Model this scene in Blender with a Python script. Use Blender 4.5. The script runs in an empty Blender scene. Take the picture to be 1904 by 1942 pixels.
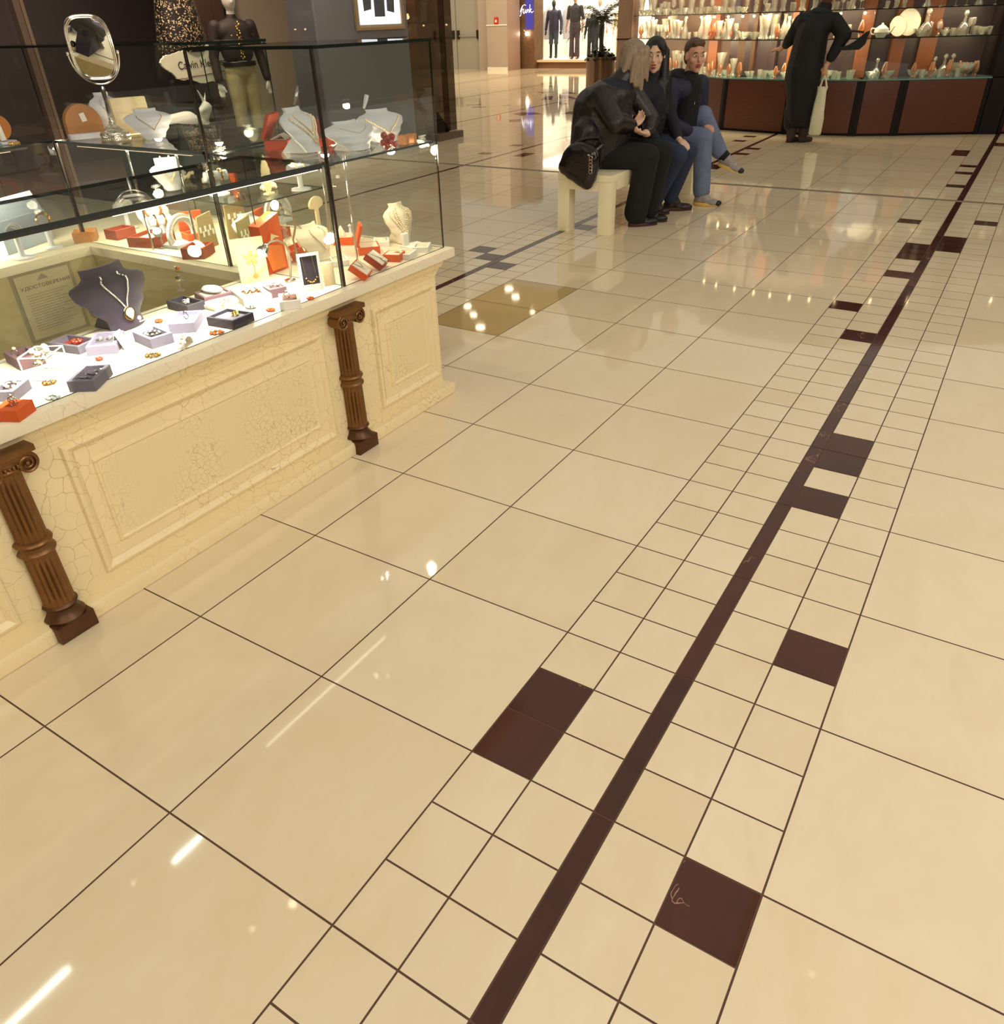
import bpy, bmesh, math, random
from mathutils import Vector, Matrix, Euler
random.seed(7)
PI = math.pi
C = bpy.context.scene.collection
sc = bpy.context.scene
V = Vector

# ------------------------------------------------------------------ camera
F = 1448.41; CX, CY = 952.0, 971.0
ROT = Matrix(((0.8477281, 0.5296816, -0.0281855), (0.2680047, -0.4735722, -0.8389892), (-0.457745, 0.7036809, -0.5434177)))
EYE = V((0.762799, -1.002212, 1.509045))
cam_d = bpy.data.cameras.new('camera'); cam = bpy.data.objects.new('camera', cam_d); C.objects.link(cam)
cam_d.sensor_fit = 'HORIZONTAL'; cam_d.sensor_width = 36.0; cam_d.lens = F * 36.0 / 1904.0
cam_d.clip_start = 0.05; cam_d.clip_end = 200
m4 = Matrix.Identity(4)
for i in range(3):
    m4[i][0] = ROT[0][i]; m4[i][1] = -ROT[1][i]; m4[i][2] = -ROT[2][i]; m4[i][3] = EYE[i]
cam.matrix_world = m4
sc.camera = cam

# ------------------------------------------------------------------ world, exposure, big lights
sc.view_settings.view_transform = 'Standard'; sc.view_settings.look = 'None'
sc.view_settings.exposure = 0.0; sc.view_settings.gamma = 1.0
sc.view_settings.use_curve_mapping = False
cy = sc.cycles
cy.max_bounces = 7; cy.diffuse_bounces = 3; cy.glossy_bounces = 3; cy.transmission_bounces = 5
cy.transparent_max_bounces = 28; cy.caustics_reflective = False; cy.caustics_refractive = False
cy.sample_clamp_indirect = 4.0; cy.use_denoising = True
w = bpy.data.worlds.new('hall_light'); sc.world = w; w.use_nodes = True
bg = w.node_tree.nodes['Background']; bg.inputs[0].default_value = (1.0, 0.90, 0.72, 1); bg.inputs[1].default_value = 0.47

def area(name, loc, size, power, col=(1, .86, .66), target=None, spread=180):
    d = bpy.data.lights.new(name, 'AREA'); d.energy = power; d.color = col
    d.shape = 'RECTANGLE'; d.size = size[0]; d.size_y = size[1]; d.spread = math.radians(spread)
    o = bpy.data.objects.new(name, d); C.objects.link(o); o.location = loc
    t = V(target) - V(loc) if target is not None else V((0, 0, -1))
    o.rotation_euler = t.to_track_quat('-Z', 'Y').to_euler()
    return o
def point(name, loc, power, col=(1, .8, .52), r=.03):
    d = bpy.data.lights.new(name, 'POINT'); d.energy = power; d.color = col; d.shadow_soft_size = r
    o = bpy.data.objects.new(name, d); C.objects.link(o); o.location = loc
    return o
area('hall_fill_light', (4.9, .9, 4.3), (3, 4), 205, (1, .93, .84), (1.9, .8, 0))  # unseen area lights added to brighten the hall; this one is the key
area('hall_fill_light', (2.2, -3.4, 3.4), (4, 2), 85, (1, .90, .74), (-1.3, .6, .4))  # added fill from behind the camera, aimed at the kiosk front
area('hall_fill_light', (5.5, 8, 5.2), (4, 5), 85, (1, .90, .72), (0, 7, 0))
area('hall_fill_light', (-9.5, 13.5, 5.5), (6, 6), 290, (1, .83, .58), (-10, 16, 0))  # added warm light for the far floor, here and below
area('hall_fill_light', (-13.5, 20.5, 5.0), (5, 4), 400, (1, .78, .50), (-14, 22, 0))

# ------------------------------------------------------------------ picture helpers (rays of the camera on real planes)
def ray(x, y): return ROT.transposed() @ V(((x - CX) / F, (y - CY) / F, 1.0))
def at_z(x, y, z=0.0):
    d = ray(x, y); return EYE + d * ((z - EYE.z) / d.z)
def at_x(x, y, X):
    d = ray(x, y); return EYE + d * ((X - EYE.x) / d.x)
def at_y(x, y, Y):
    d = ray(x, y); return EYE + d * ((Y - EYE.y) / d.y)

# ------------------------------------------------------------------ materials
def lin(c):
    if isinstance(c, str): c = tuple(int(c[i:i + 2], 16) / 255 for i in (0, 2, 4))
    return tuple(x / 12.92 if x <= .04045 else ((x + .055) / 1.055) ** 2.4 for x in c)
MATS = {}
def nd(nt, t, **kw):
    n = nt.nodes.new(t)
    for k, v in kw.items():
        if k.startswith('i_'): n.inputs[k[2:].replace('_', ' ')].default_value = v
        else: setattr(n, k, v)
    return n
def mat(name, col='808080', rough=.5, metal=0., var=.12, scale=18., bump=0., spec=.5, sheen=0., emis=None, es=0., coat=0., trans=0., alpha=1., stretch=None):
    if name in MATS: return MATS[name]
    m = bpy.data.materials.new(name); m.use_nodes = True; MATS[name] = m
    nt = m.node_tree; b = nt.nodes['Principled BSDF']; c = lin(col)
    b.inputs['Roughness'].default_value = rough; b.inputs['Metallic'].default_value = metal
    b.inputs['Specular IOR Level'].default_value = spec
    if sheen: b.inputs['Sheen Weight'].default_value = sheen
    if coat: b.inputs['Coat Weight'].default_value = coat; b.inputs['Coat Roughness'].default_value = .06
    if trans: b.inputs['Transmission Weight'].default_value = trans
    if alpha < 1: b.inputs['Alpha'].default_value = alpha
    if emis is not None:
        b.inputs['Emission Color'].default_value = (*lin(emis), 1); b.inputs['Emission Strength'].default_value = es
    tc = nd(nt, 'ShaderNodeTexCoord'); src = tc.outputs['Object']
    if stretch:
        mp = nd(nt, 'ShaderNodeMapping'); mp.inputs['Scale'].default_value = stretch
        nt.links.new(src, mp.inputs[0]); src = mp.outputs[0]
    no = nd(nt, 'ShaderNodeTexNoise', i_Scale=scale, i_Detail=3.)
    nt.links.new(src, no.inputs['Vector'])
    mx = nd(nt, 'ShaderNodeMix', data_type='RGBA')
    mx.inputs[6].default_value = (*[x * (1 - var) for x in c], 1); mx.inputs[7].default_value = (*[min(1, x * (1 + var)) for x in c], 1)
    nt.links.new(no.outputs['Fac'], mx.inputs[0]); nt.links.new(mx.outputs[2], b.inputs['Base Color'])
    if bump:
        bp = nd(nt, 'ShaderNodeBump', i_Strength=bump, i_Distance=.01)
        nt.links.new(no.outputs['Fac'], bp.inputs['Height']); nt.links.new(bp.outputs[0], b.inputs['Normal'])
    return m
def glow(name, col='ffffff', strength=1.):
    if name in MATS: return MATS[name]
    m = bpy.data.materials.new(name); m.use_nodes = True; MATS[name] = m
    nt = m.node_tree; nt.nodes.clear()
    e = nd(nt, 'ShaderNodeEmission'); o = nd(nt, 'ShaderNodeOutputMaterial')
    e.inputs[0].default_value = (*lin(col), 1); e.inputs[1].default_value = strength
    nt.links.new(e.outputs[0], o.inputs[0]); return m
def glass(name, tint=(.97, .985, .97), refl=1.0, rough=.0):
    """thin sheet glass: clear with a Fresnel reflection"""
    if name in MATS: return MATS[name]
    m = bpy.data.materials.new(name); m.use_nodes = True; MATS[name] = m
    nt = m.node_tree; nt.nodes.clear()
    t = nd(nt, 'ShaderNodeBsdfTransparent'); g = nd(nt, 'ShaderNodeBsdfGlossy'); mx = nd(nt, 'ShaderNodeMixShader')
    fr = nd(nt, 'ShaderNodeLayerWeight', i_Blend=.5); pw = nd(nt, 'ShaderNodeMath', operation='POWER'); pw.inputs[1].default_value = 5.
    mu = nd(nt, 'ShaderNodeMath', operation='MULTIPLY_ADD'); o = nd(nt, 'ShaderNodeOutputMaterial')
    t.inputs[0].default_value = (*tint, 1); g.inputs['Roughness'].default_value = rough; mu.inputs[1].default_value = .9 * min(1, refl); mu.inputs[2].default_value = .035 * refl
    nt.links.new(fr.outputs['Facing'], pw.inputs[0]); nt.links.new(pw.outputs[0], mu.inputs[0]); nt.links.new(mu.outputs[0], mx.inputs[0])
    nt.links.new(t.outputs[0], mx.inputs[1]); nt.links.new(g.outputs[0], mx.inputs[2]); nt.links.new(mx.outputs[0], o.inputs[0])
    return m

# ------------------------------------------------------------------ mesh building
def rotz(a): return Matrix.Rotation(a, 4, 'Z')
def TR(*p): return Matrix.Translation(V(p))
class MB:
    def __init__(s): s.v = []; s.f = []; s.mi = []
    def add(s, vs, fs, mi=0, M=None):
        k = len(s.v)
        s.v += [tuple(M @ V(p)) if M is not None else tuple(p) for p in vs]
        s.f += [tuple(i + k for i in f) for f in fs]; s.mi += [mi] * len(fs)
        return s
    def box(s, c, d, mi=0, M=None, R=None, taper=1.0, bev=0.0):
        x, y, z = [a / 2 for a in d]
        if bev > 0:
            b = min(bev, x * .9, y * .9, z * .9)
            bm = bmesh.new(); bmesh.ops.create_cube(bm, size=1)
            for v_ in bm.verts: v_.co = V((v_.co.x * d[0], v_.co.y * d[1], v_.co.z * d[2]))
            bmesh.ops.bevel(bm, geom=bm.edges[:], offset=b, segments=2, affect='EDGES', profile=.7)
            vs = [V(v_.co) for v_ in bm.verts]; bm.verts.index_update(); fs = [[v_.index for v_ in f.verts] for f in bm.faces]; bm.free()
        else:
            t = taper
            vs = [V(p) for p in ((-x, -y, -z), (x, -y, -z), (x, y, -z), (-x, y, -z), (-x * t, -y * t, z), (x * t, -y * t, z), (x * t, y * t, z), (-x * t, y * t, z))]
            fs = [(3, 2, 1, 0), (4, 5, 6, 7), (0, 1, 5, 4), (1, 2, 6, 5), (2, 3, 7, 6), (3, 0, 4, 7)]
        if R is not None: vs = [R @ p for p in vs]
        vs = [p + V(c) for p in vs]
        return s.add(vs, fs, mi, M)
    def cyl(s, p0, p1, r0, r1=None, n=16, mi=0, M=None, cap=True):
        r1 = r0 if r1 is None else r1; p0, p1 = V(p0), V(p1); d = (p1 - p0)
        q = d.to_track_quat('Z', 'Y'); vs = []
        for p, r in ((p0, r0), (p1, r1)):
            vs += [p + q @ V((r * math.cos(2 * PI * i / n), r * math.sin(2 * PI * i / n), 0)) for i in range(n)]
        fs = [(i, (i + 1) % n, n + (i + 1) % n, n + i) for i in range(n)]
        if cap: fs += [tuple(range(n - 1, -1, -1)), tuple(range(n, 2 * n))]
        return s.add(vs, fs, mi, M)
    def tube(s, pts, r, n=8, mi=0, M=None, closed=False):
        pts = [V(p) for p in pts]; vs = []; N = len(pts); up = None
        for i, p in enumerate(pts):
            a = pts[(i - 1) % N] if closed or i > 0 else p; b = pts[(i + 1) % N] if closed or i < N - 1 else p
            t = (b - a).normalized()
            if up is None: up = V((0, 0, 1)) if abs(t.z) < .9 else V((1, 0, 0))
            x = t.cross(up)
            if x.length < 1e-6: x = t.cross(V((0, 1, .3)))
            x.normalize(); yv = x.cross(t).normalized(); up = yv
            rr = r[i] if isinstance(r, (list, tuple)) else r
            vs += [p + (x * math.cos(2 * PI * k / n) + yv * math.sin(2 * PI * k / n)) * rr for k in range(n)]
        fs = []
        for i in range(N if closed else N - 1):
            j = (i + 1) % N
            fs += [(i * n + k, i * n + (k + 1) % n, j * n + (k + 1) % n, j * n + k) for k in range(n)]
        if not closed: fs += [tuple(range(n - 1, -1, -1)), tuple((N - 1) * n + k for k in range(n))]
        return s.add(vs, fs, mi, M)
    def lathe(s, prof, n=24, mi=0, M=None, flute=None, sx=1., sy=1.):
        vs = []; N = len(prof)
        for r, z in prof:
            for k in range(n):
                a = 2 * PI * k / n; rr = r
                vs.append((rr * math.cos(a) * sx, rr * math.sin(a) * sy, z))
        fs = []
        for i in range(N - 1):
            fs += [(i * n + k, i * n + (k + 1) % n, (i + 1) * n + (k + 1) % n, (i + 1) * n + k) for k in range(n)]
        if prof[0][0] > 1e-5: fs.append(tuple(range(n - 1, -1, -1)))
        if prof[-1][0] > 1e-5: fs.append(tuple((N - 1) * n + k for k in range(n)))
        return s.add(vs, fs, mi, M)
    def ell(s, c, r, mi=0, M=None, nu=14, nv=9, R=None):
        c = V(c); r = (r, r, r) if isinstance(r, (int, float)) else r; vs = []; fs = []
        for j in range(nv + 1):
            ph = PI * j / nv
            for i in range(nu):
                a = 2 * PI * i / nu; p = V((r[0] * math.sin(ph) * math.cos(a), r[1] * math.sin(ph) * math.sin(a), r[2] * math.cos(ph)))
                vs.append((R @ p if R is not None else p) + c)
        for j in range(nv):
            for i in range(nu):
                q = (j * nu + i, (j + 1) * nu + i, (j + 1) * nu + (i + 1) % nu, j * nu + (i + 1) % nu)
                fs.append(q)
        return s.add(vs, fs, mi, M)
    def prism(s, poly, d0, d1, axis='z', mi=0, M=None):
        """2-D outline pushed from d0 to d1 along an axis"""
        n = len(poly)
        def P(a, b, d): return {'z': (a, b, d), 'x': (d, a, b), 'y': (a, d, b)}[axis]
        vs = [P(a, b, d0) for a, b in poly] + [P(a, b, d1) for a, b in poly]
        fs = [(i, (i + 1) % n, n + (i + 1) % n, n + i) for i in range(n)] + [tuple(range(n - 1, -1, -1)), tuple(range(n, 2 * n))]
        return s.add(vs, fs, mi, M)
    def loft(s, rings, mi=0, M=None, cap=True, closed=True):
        n = len(rings[0]); vs = [p for r in rings for p in r]; fs = []
        for j in range(len(rings) - 1):
            for i in range(n if closed else n - 1):
                fs.append((j * n + i, j * n + (i + 1) % n, (j + 1) * n + (i + 1) % n, (j + 1) * n + i))
        if cap and closed: fs += [tuple(range(n - 1, -1, -1)), tuple((len(rings) - 1) * n + i for i in range(n))]
        return s.add(vs, fs, mi, M)
    def build(s, name, mats, parent=None, smooth=True, ang=38, loc=None, fix=True):
        me = bpy.data.meshes.new(name); me.from_pydata(s.v, [], s.f)
        for m in (mats if isinstance(mats, (list, tuple)) else [mats]): me.materials.append(m)
        me.polygons.foreach_set('material_index', s.mi)
        if fix:
            bm = bmesh.new(); bm.from_mesh(me); bmesh.ops.recalc_face_normals(bm, faces=bm.faces); bm.to_mesh(me); bm.free()
        if smooth:
            me.polygons.foreach_set('use_smooth', [True] * len(me.polygons)); me.set_sharp_from_angle(angle=math.radians(ang))
        me.update()
        o = bpy.data.objects.new(name, me); C.objects.link(o)
        if parent is not None: o.parent = parent
        if loc is not None: o.location = loc
        return o
def tag(o, label=None, cat=None, group=None, kind=None):
    if label: o['label'] = label
    if cat: o['category'] = cat
    if group: o['group'] = group
    if kind: o['kind'] = kind
    return o
def thing(name, loc, label, cat, group=None, rz=0., M=None):
    o = bpy.data.objects.new(name, None); C.objects.link(o); o.empty_display_size = .05
    if M is not None: o.matrix_world = M
    else: o.location = loc; o.rotation_euler = (0, 0, rz)
    return tag(o, label, cat, group)
def copy_tree(o, parent=None, M=None, label=None):
    c = o.copy(); C.objects.link(c)
    if parent is not None: c.parent = parent
    if M is not None: c.matrix_world = M
    if label: c['label'] = label
    for ch in list(o.children): copy_tree(ch, c)
    return c
def text(body, size, m, M, parent=None, name='lettering', ext=.0015, align='LEFT', shear=0.):
    cu = bpy.data.curves.new(name, 'FONT'); cu.body = body; cu.size = size; cu.extrude = ext; cu.align_x = align; cu.shear = shear
    t = bpy.data.objects.new(name, cu); C.objects.link(t)
    dg = bpy.context.evaluated_depsgraph_get(); me = bpy.data.meshes.new_from_object(t.evaluated_get(dg))
    bpy.data.objects.remove(t); me.name = name; me.materials.clear(); me.materials.append(m)
    o = bpy.data.objects.new(name, me); C.objects.link(o)
    if parent is not None: o.parent = parent
    o.matrix_local = M
    return o
def frame_M(origin, xdir, ydir):
    """matrix with local x, y along given directions"""
    x = V(xdir).normalized(); z = x.cross(V(ydir)).normalized(); y = z.cross(x)
    M = Matrix.Identity(4)
    for i in range(3): M[i][0] = x[i]; M[i][1] = y[i]; M[i][2] = z[i]; M[i][3] = origin[i]
    return M
def blob(name, parts, m, parent=None, voxel=.008, smooth=4, loc=None, keep=None):
    """one continuous skin over capsules ('c', p0, p1, r0, r1) and ellipsoids ('e', centre, radii, rotation)"""
    mb = MB()
    for p in parts:
        if p[0] == 'c':
            a, b, r0, r1 = V(p[1]), V(p[2]), p[3], p[4]; d = b - a; L = d.length
            q = d.to_track_quat('Z', 'Y'); pr = []; sq = p[5] if len(p) > 5 else 1.0
            for j in range(6): ph = -PI / 2 + PI / 2 * j / 5; pr.append((r0 * math.cos(ph) + 1e-4, r0 * math.sin(ph)))
            for j in range(6): ph = PI / 2 * j / 5; pr.append((r1 * math.cos(ph) + 1e-4, L + r1 * math.sin(ph)))
            Mq = q.to_matrix().to_4x4(); Mq.translation = a
            mb.lathe(pr, 14, M=Mq, sy=sq)
        elif p[0] == 'e': mb.ell(p[1], p[2], R=p[3] if len(p) > 3 else None, nu=18, nv=12)
        elif p[0] == 'b': mb.box(p[1], p[2], R=p[3] if len(p) > 3 else None)
        elif p[0] == 'l': mb.loft(p[1])
    o = mb.build(name, m, smooth=False)
    md = o.modifiers.new('skin', 'REMESH'); md.mode = 'VOXEL'; md.voxel_size = voxel; md.use_smooth_shade = True
    if smooth:
        ms = o.modifiers.new('relax', 'SMOOTH'); ms.iterations = smooth; ms.factor = .5
    dg = bpy.context.evaluated_depsgraph_get(); me = bpy.data.meshes.new_from_object(o.evaluated_get(dg))
    o.modifiers.clear(); old = o.data; o.data = me; bpy.data.meshes.remove(old); me.name = name
    if not me.materials: me.materials.append(m)
    me.polygons.foreach_set('use_smooth', [True] * len(me.polygons))
    if parent is not None: o.parent = parent
    if loc is not None: o.location = loc
    return o
# ================================================================== FLOOR
def floor_mat(name, c1, c2, vein=None, rough=.045):
    m = bpy.data.materials.new(name); m.use_nodes = True; nt = m.node_tree; b = nt.nodes['Principled BSDF']
    b.inputs['Roughness'].default_value = rough; b.inputs['IOR'].default_value = 1.5
    tc = nd(nt, 'ShaderNodeTexCoord'); ge = nd(nt, 'ShaderNodeNewGeometry')
    mp = nd(nt, 'ShaderNodeMapping'); mp.inputs['Scale'].default_value = (1.6, .9, 1); mp.inputs['Rotation'].default_value = (0, 0, .3)
    nt.links.new(tc.outputs['Object'], mp.inputs[0])
    # every tile cut from another place of the stone
    sh = nd(nt, 'ShaderNodeVectorMath', operation='ADD'); sc_ = nd(nt, 'ShaderNodeMath', operation='MULTIPLY'); sc_.inputs[1].default_value = 91.
    nt.links.new(ge.outputs['Random Per Island'], sc_.inputs[0]); nt.links.new(mp.outputs[0], sh.inputs[0]); nt.links.new(sc_.outputs[0], sh.inputs[1])
    n1 = nd(nt, 'ShaderNodeTexNoise', i_Scale=2.2, i_Detail=5., i_Roughness=.6, i_Distortion=1.2); nt.links.new(sh.outputs[0], n1.inputs['Vector'])
    n2 = nd(nt, 'ShaderNodeTexNoise', i_Scale=14., i_Detail=4., i_Distortion=.6); nt.links.new(sh.outputs[0], n2.inputs['Vector'])
    add = nd(nt, 'ShaderNodeMath', operation='MULTIPLY_ADD'); add.inputs[1].default_value = .35
    nt.links.new(n2.outputs['Fac'], add.inputs[0]); nt.links.new(n1.outputs['Fac'], add.inputs[2])
    ad2 = nd(nt, 'ShaderNodeMath', operation='MULTIPLY_ADD'); ad2.inputs[1].default_value = .35
    nt.links.new(ge.outputs['Random Per Island'], ad2.inputs[0]); nt.links.new(add.outputs[0], ad2.inputs[2])
    mr = nd(nt, 'ShaderNodeMapRange'); mr.inputs[1].default_value = .45; mr.inputs[2].default_value = 1.25
    nt.links.new(ad2.outputs[0], mr.inputs[0])
    mx = nd(nt, 'ShaderNodeMix', data_type='RGBA'); mx.inputs[6].default_value = (*lin(c1), 1); mx.inputs[7].default_value = (*lin(c2), 1)
    nt.links.new(mr.outputs[0], mx.inputs[0]); out = mx.outputs[2]
    if vein:
        vo = nd(nt, 'ShaderNodeTexVoronoi', feature='DISTANCE_TO_EDGE', i_Scale=3.2, i_Randomness=1.)
        ns = nd(nt, 'ShaderNodeTexNoise', i_Scale=5., i_Detail=3.); vm = nd(nt, 'ShaderNodeVectorMath', operation='ADD')
        nt.links.new(sh.outputs[0], ns.inputs['Vector']); nt.links.new(sh.outputs[0], vm.inputs[0]); nt.links.new(ns.outputs['Color'], vm.inputs[1]); nt.links.new(vm.outputs[0], vo.inputs['Vector'])
        cr = nd(nt, 'ShaderNodeValToRGB'); cr.color_ramp.elements[0].position = 0; cr.color_ramp.elements[0].color = (1, 1, 1, 1); cr.color_ramp.elements[1].position = .012; cr.color_ramp.elements[1].color = (0, 0, 0, 1)
        nt.links.new(vo.outputs['Distance'], cr.inputs[0])
        th = nd(nt, 'ShaderNodeMath', operation='MULTIPLY'); gt = nd(nt, 'ShaderNodeMath', operation='GREATER_THAN'); gt.inputs[1].default_value = .6
        nt.links.new(n1.outputs['Fac'], gt.inputs[0]); nt.links.new(gt.outputs[0], th.inputs[0]); nt.links.new(cr.outputs[0], th.inputs[1])
        m2 = nd(nt, 'ShaderNodeMix', data_type='RGBA'); nt.links.new(th.outputs[0], m2.inputs[0]); nt.links.new(out, m2.inputs[6]); m2.inputs[7].default_value = (*lin(vein), 1); out = m2.outputs[2]
    nt.links.new(out, b.inputs['Base Color'])
    return m
FT = [floor_mat('cream_marble', 'e0cda9', 'ecdcbe'), floor_mat('brown_marble', '3d231d', '553026', 'b98d7c', .06), mat('grout', '5f4433', .8), floor_mat('tan_marble', 'b59a68', 'c2a877'), floor_mat('inlay_reflection_marble', '6e5138', '85674a')]
S_ = .5; PER = 5.4186; W_ = 1.4186
COLS = [(0., .3328), (.3328, .6621), (.7623, 1.0909), (1.0909, 1.4186)]
rows3 = [n / 3 - .0007 * (n / 3) ** 2 * (1 if n > 0 else 0) for n in range(-12, 45)]
JV0, JV1 = 14.66, 14.76
rows3 = [r for r in rows3 if r < JV0 - .1] + [JV0]
far3 = [14.80 + .315 * k for k in range(0, 160)]
dark = {(0, 0): [(0, .667), (7.65, 7.96), (12.55, 12.87), (20.12, 21.1)], (0, 1): [(6.65, 6.98), (9.28, 9.62), (10.25, 11.25), (16.05, 16.38), (17.6, 17.95), (18.55, 18.9)],
        (0, 2): [(2.99, 3.33), (3.66, 4.33), (10.88, 11.92), (22.1, 22.75)], (0, 3): [(-.34, 0), (1.33, 1.667), (12.88, 13.22)],
        (1, 0): [(7.95, 8.3), (20.7, 21.05), (21.7, 22.1)], (1, 1): [(7.62, 7.97)], (1, 2): [(7.28, 7.64), (9.93, 10.27), (16.35, 17.0), (18.5, 18.9), (19.4, 19.8)],
        (2, 0): [(16.37, 16.72), (17.95, 18.3)], (2, 3): [(16.37, 17.0)]}
fl = MB(); G_ = .0045
def tile(u0, u1, v0, v1, mi):
    x0, x1, y0, y1 = u0 * S_ + G_ / 2, u1 * S_ - G_ / 2, v0 * S_ + G_ / 2, v1 * S_ - G_ / 2
    fl.add([(x0, y0, 0), (x1, y0, 0), (x1, y1, 0), (x0, y1, 0)], [(0, 1, 2, 3)], mi)
for rows in (rows3, far3):
    big = rows[0::3] + ([rows[-1]] if (len(rows) - 1) % 3 else [])
    for k in range(-1, 8):
        o = -PER * k
        for c in range(-4, 0):
            for a, b in zip(big[:-1], big[1:]):
                if b - a < .12: continue
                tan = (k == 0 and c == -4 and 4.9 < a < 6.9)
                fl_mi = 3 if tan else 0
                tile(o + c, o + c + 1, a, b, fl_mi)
        tile_rows = list(zip(rows[:-1], rows[1:]))
        for ci, (u0, u1) in enumerate(COLS):
            for a, b in tile_rows:
                if b - a < .1: continue
                mid = (a + b) / 2
                d = any(p - .02 < mid < q + .02 for p, q in dark.get((k, ci), []))
                tile(o + u0, o + u1, a, b, 1 if d else 0)
        for a, b in zip(big[:-1], big[1:]): tile(o + .6621, o + .7623, a, b, 1)
g0 = len(fl.v)
fl.add([(-22, -2.2, -.0015), (3.6, -2.2, -.0015), (3.6, 33, -.0015), (-22, 33, -.0015)], [(0, 1, 2, 3)], 2)
fl.add([(-22, -2.2, -.03), (3.6, -2.2, -.03), (3.6, 33, -.03), (-22, 33, -.03)], [(3, 2, 1, 0)], 2)
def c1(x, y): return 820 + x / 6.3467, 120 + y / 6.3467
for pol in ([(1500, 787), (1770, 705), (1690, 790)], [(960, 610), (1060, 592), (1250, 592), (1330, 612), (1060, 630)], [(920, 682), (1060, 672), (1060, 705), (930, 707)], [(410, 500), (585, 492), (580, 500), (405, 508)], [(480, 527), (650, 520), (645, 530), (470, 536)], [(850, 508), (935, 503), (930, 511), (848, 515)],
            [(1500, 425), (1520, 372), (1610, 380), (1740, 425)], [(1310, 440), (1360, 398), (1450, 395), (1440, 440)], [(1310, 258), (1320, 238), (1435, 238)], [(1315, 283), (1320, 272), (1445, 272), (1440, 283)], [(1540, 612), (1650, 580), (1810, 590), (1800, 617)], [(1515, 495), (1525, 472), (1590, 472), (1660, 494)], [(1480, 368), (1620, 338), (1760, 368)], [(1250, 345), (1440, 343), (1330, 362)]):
    q = [at_z(*c1(*p_)) for p_ in pol]; fl.add([(p_.x, p_.y, .0006) for p_ in q], [tuple(range(len(q)))], 4)  # dark floor shapes: some inlays, the rest shop reflections painted as colour
floor = fl.build('floor', FT, smooth=False, fix=False); tag(floor, kind='structure')
jt = MB().box((-9, (JV0 + JV1) / 4, .0005), (26, .046, .003)).box((-9, (JV0 + JV1) / 4, .002), (26, .02, .002), 1)
tag(jt.build('trim_1', [mat('joint_metal', '9b927c', .45, .3), mat('joint_rubber', '7d7665', .7)], smooth=False), kind='structure')

# ceiling strips over the kiosk side of the hall, with the tubes and downlights the polished floor mirrors
for x0, x1, y0, y1 in ((-4.3, -1.9, -1.6, 3.4), (.5, 1.6, 1.8, 2.8), (-9.6, -7.2, 11.5, 15.1)):
    tag(MB().box(((x0 + x1) / 2, (y0 + y1) / 2, 4.09), (x1 - x0, y1 - y0, .12)).build('ceiling', mat('ceiling_white', 'd9d0bd', .8), smooth=False), kind='structure')
TUB = glow('fluorescent_tube', 'f4fff0', 40); DLB = glow('downlight_lens', 'fff0cf', 55)
for i, (x, y, ln, lb) in enumerate(((-3.41, -.78, .85, 'white fluorescent tube under the ceiling strip, nearer the hall entrance'), (-3.445, .69, .27, 'short white fluorescent tube under the ceiling strip above the kiosk'))):
    t = thing('ceiling_light', (x, y, 4.0), lb, 'light'); MB().cyl((0, -ln / 2, 0), (0, ln / 2, 0), .016, n=12).build('tube', TUB, t); MB().box((0, 0, .024), (.05, ln + .04, .014)).build('housing', mat('ceiling_white'), t, smooth=False)
for x, y, r in ((-2.391, .80, .030), (-2.506, .506, .016), (-3.576, .281, .016), (-3.385, 2.953, .020), (-3.27, 2.995, .018), (1.014, 2.277, .012), (1.139, 2.286, .008), (-8.984, 14.617, .10), (-8.515, 14.16, .09), (-9.131, 13.063, .09), (-8.684, 12.633, .08), (-7.609, 13.385, .06), (-8.095, 12.015, .10)):
    t = thing('downlight', (x, y, 4.0), 'small warm downlight in a ceiling strip, mirrored by the polished floor', 'light', 'downlights mirrored in the floor'); MB().lathe([(r, .0), (r, .006), (r * .9, .008), (.001, .008)], 16).build('lens', DLB, t); MB().lathe([(r * 1.05, 0), (r * 1.4, .0), (r * 1.4, .03), (r * 1.05, .03)], 16).build('ring', mat('ceiling_white'), t)
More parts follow.
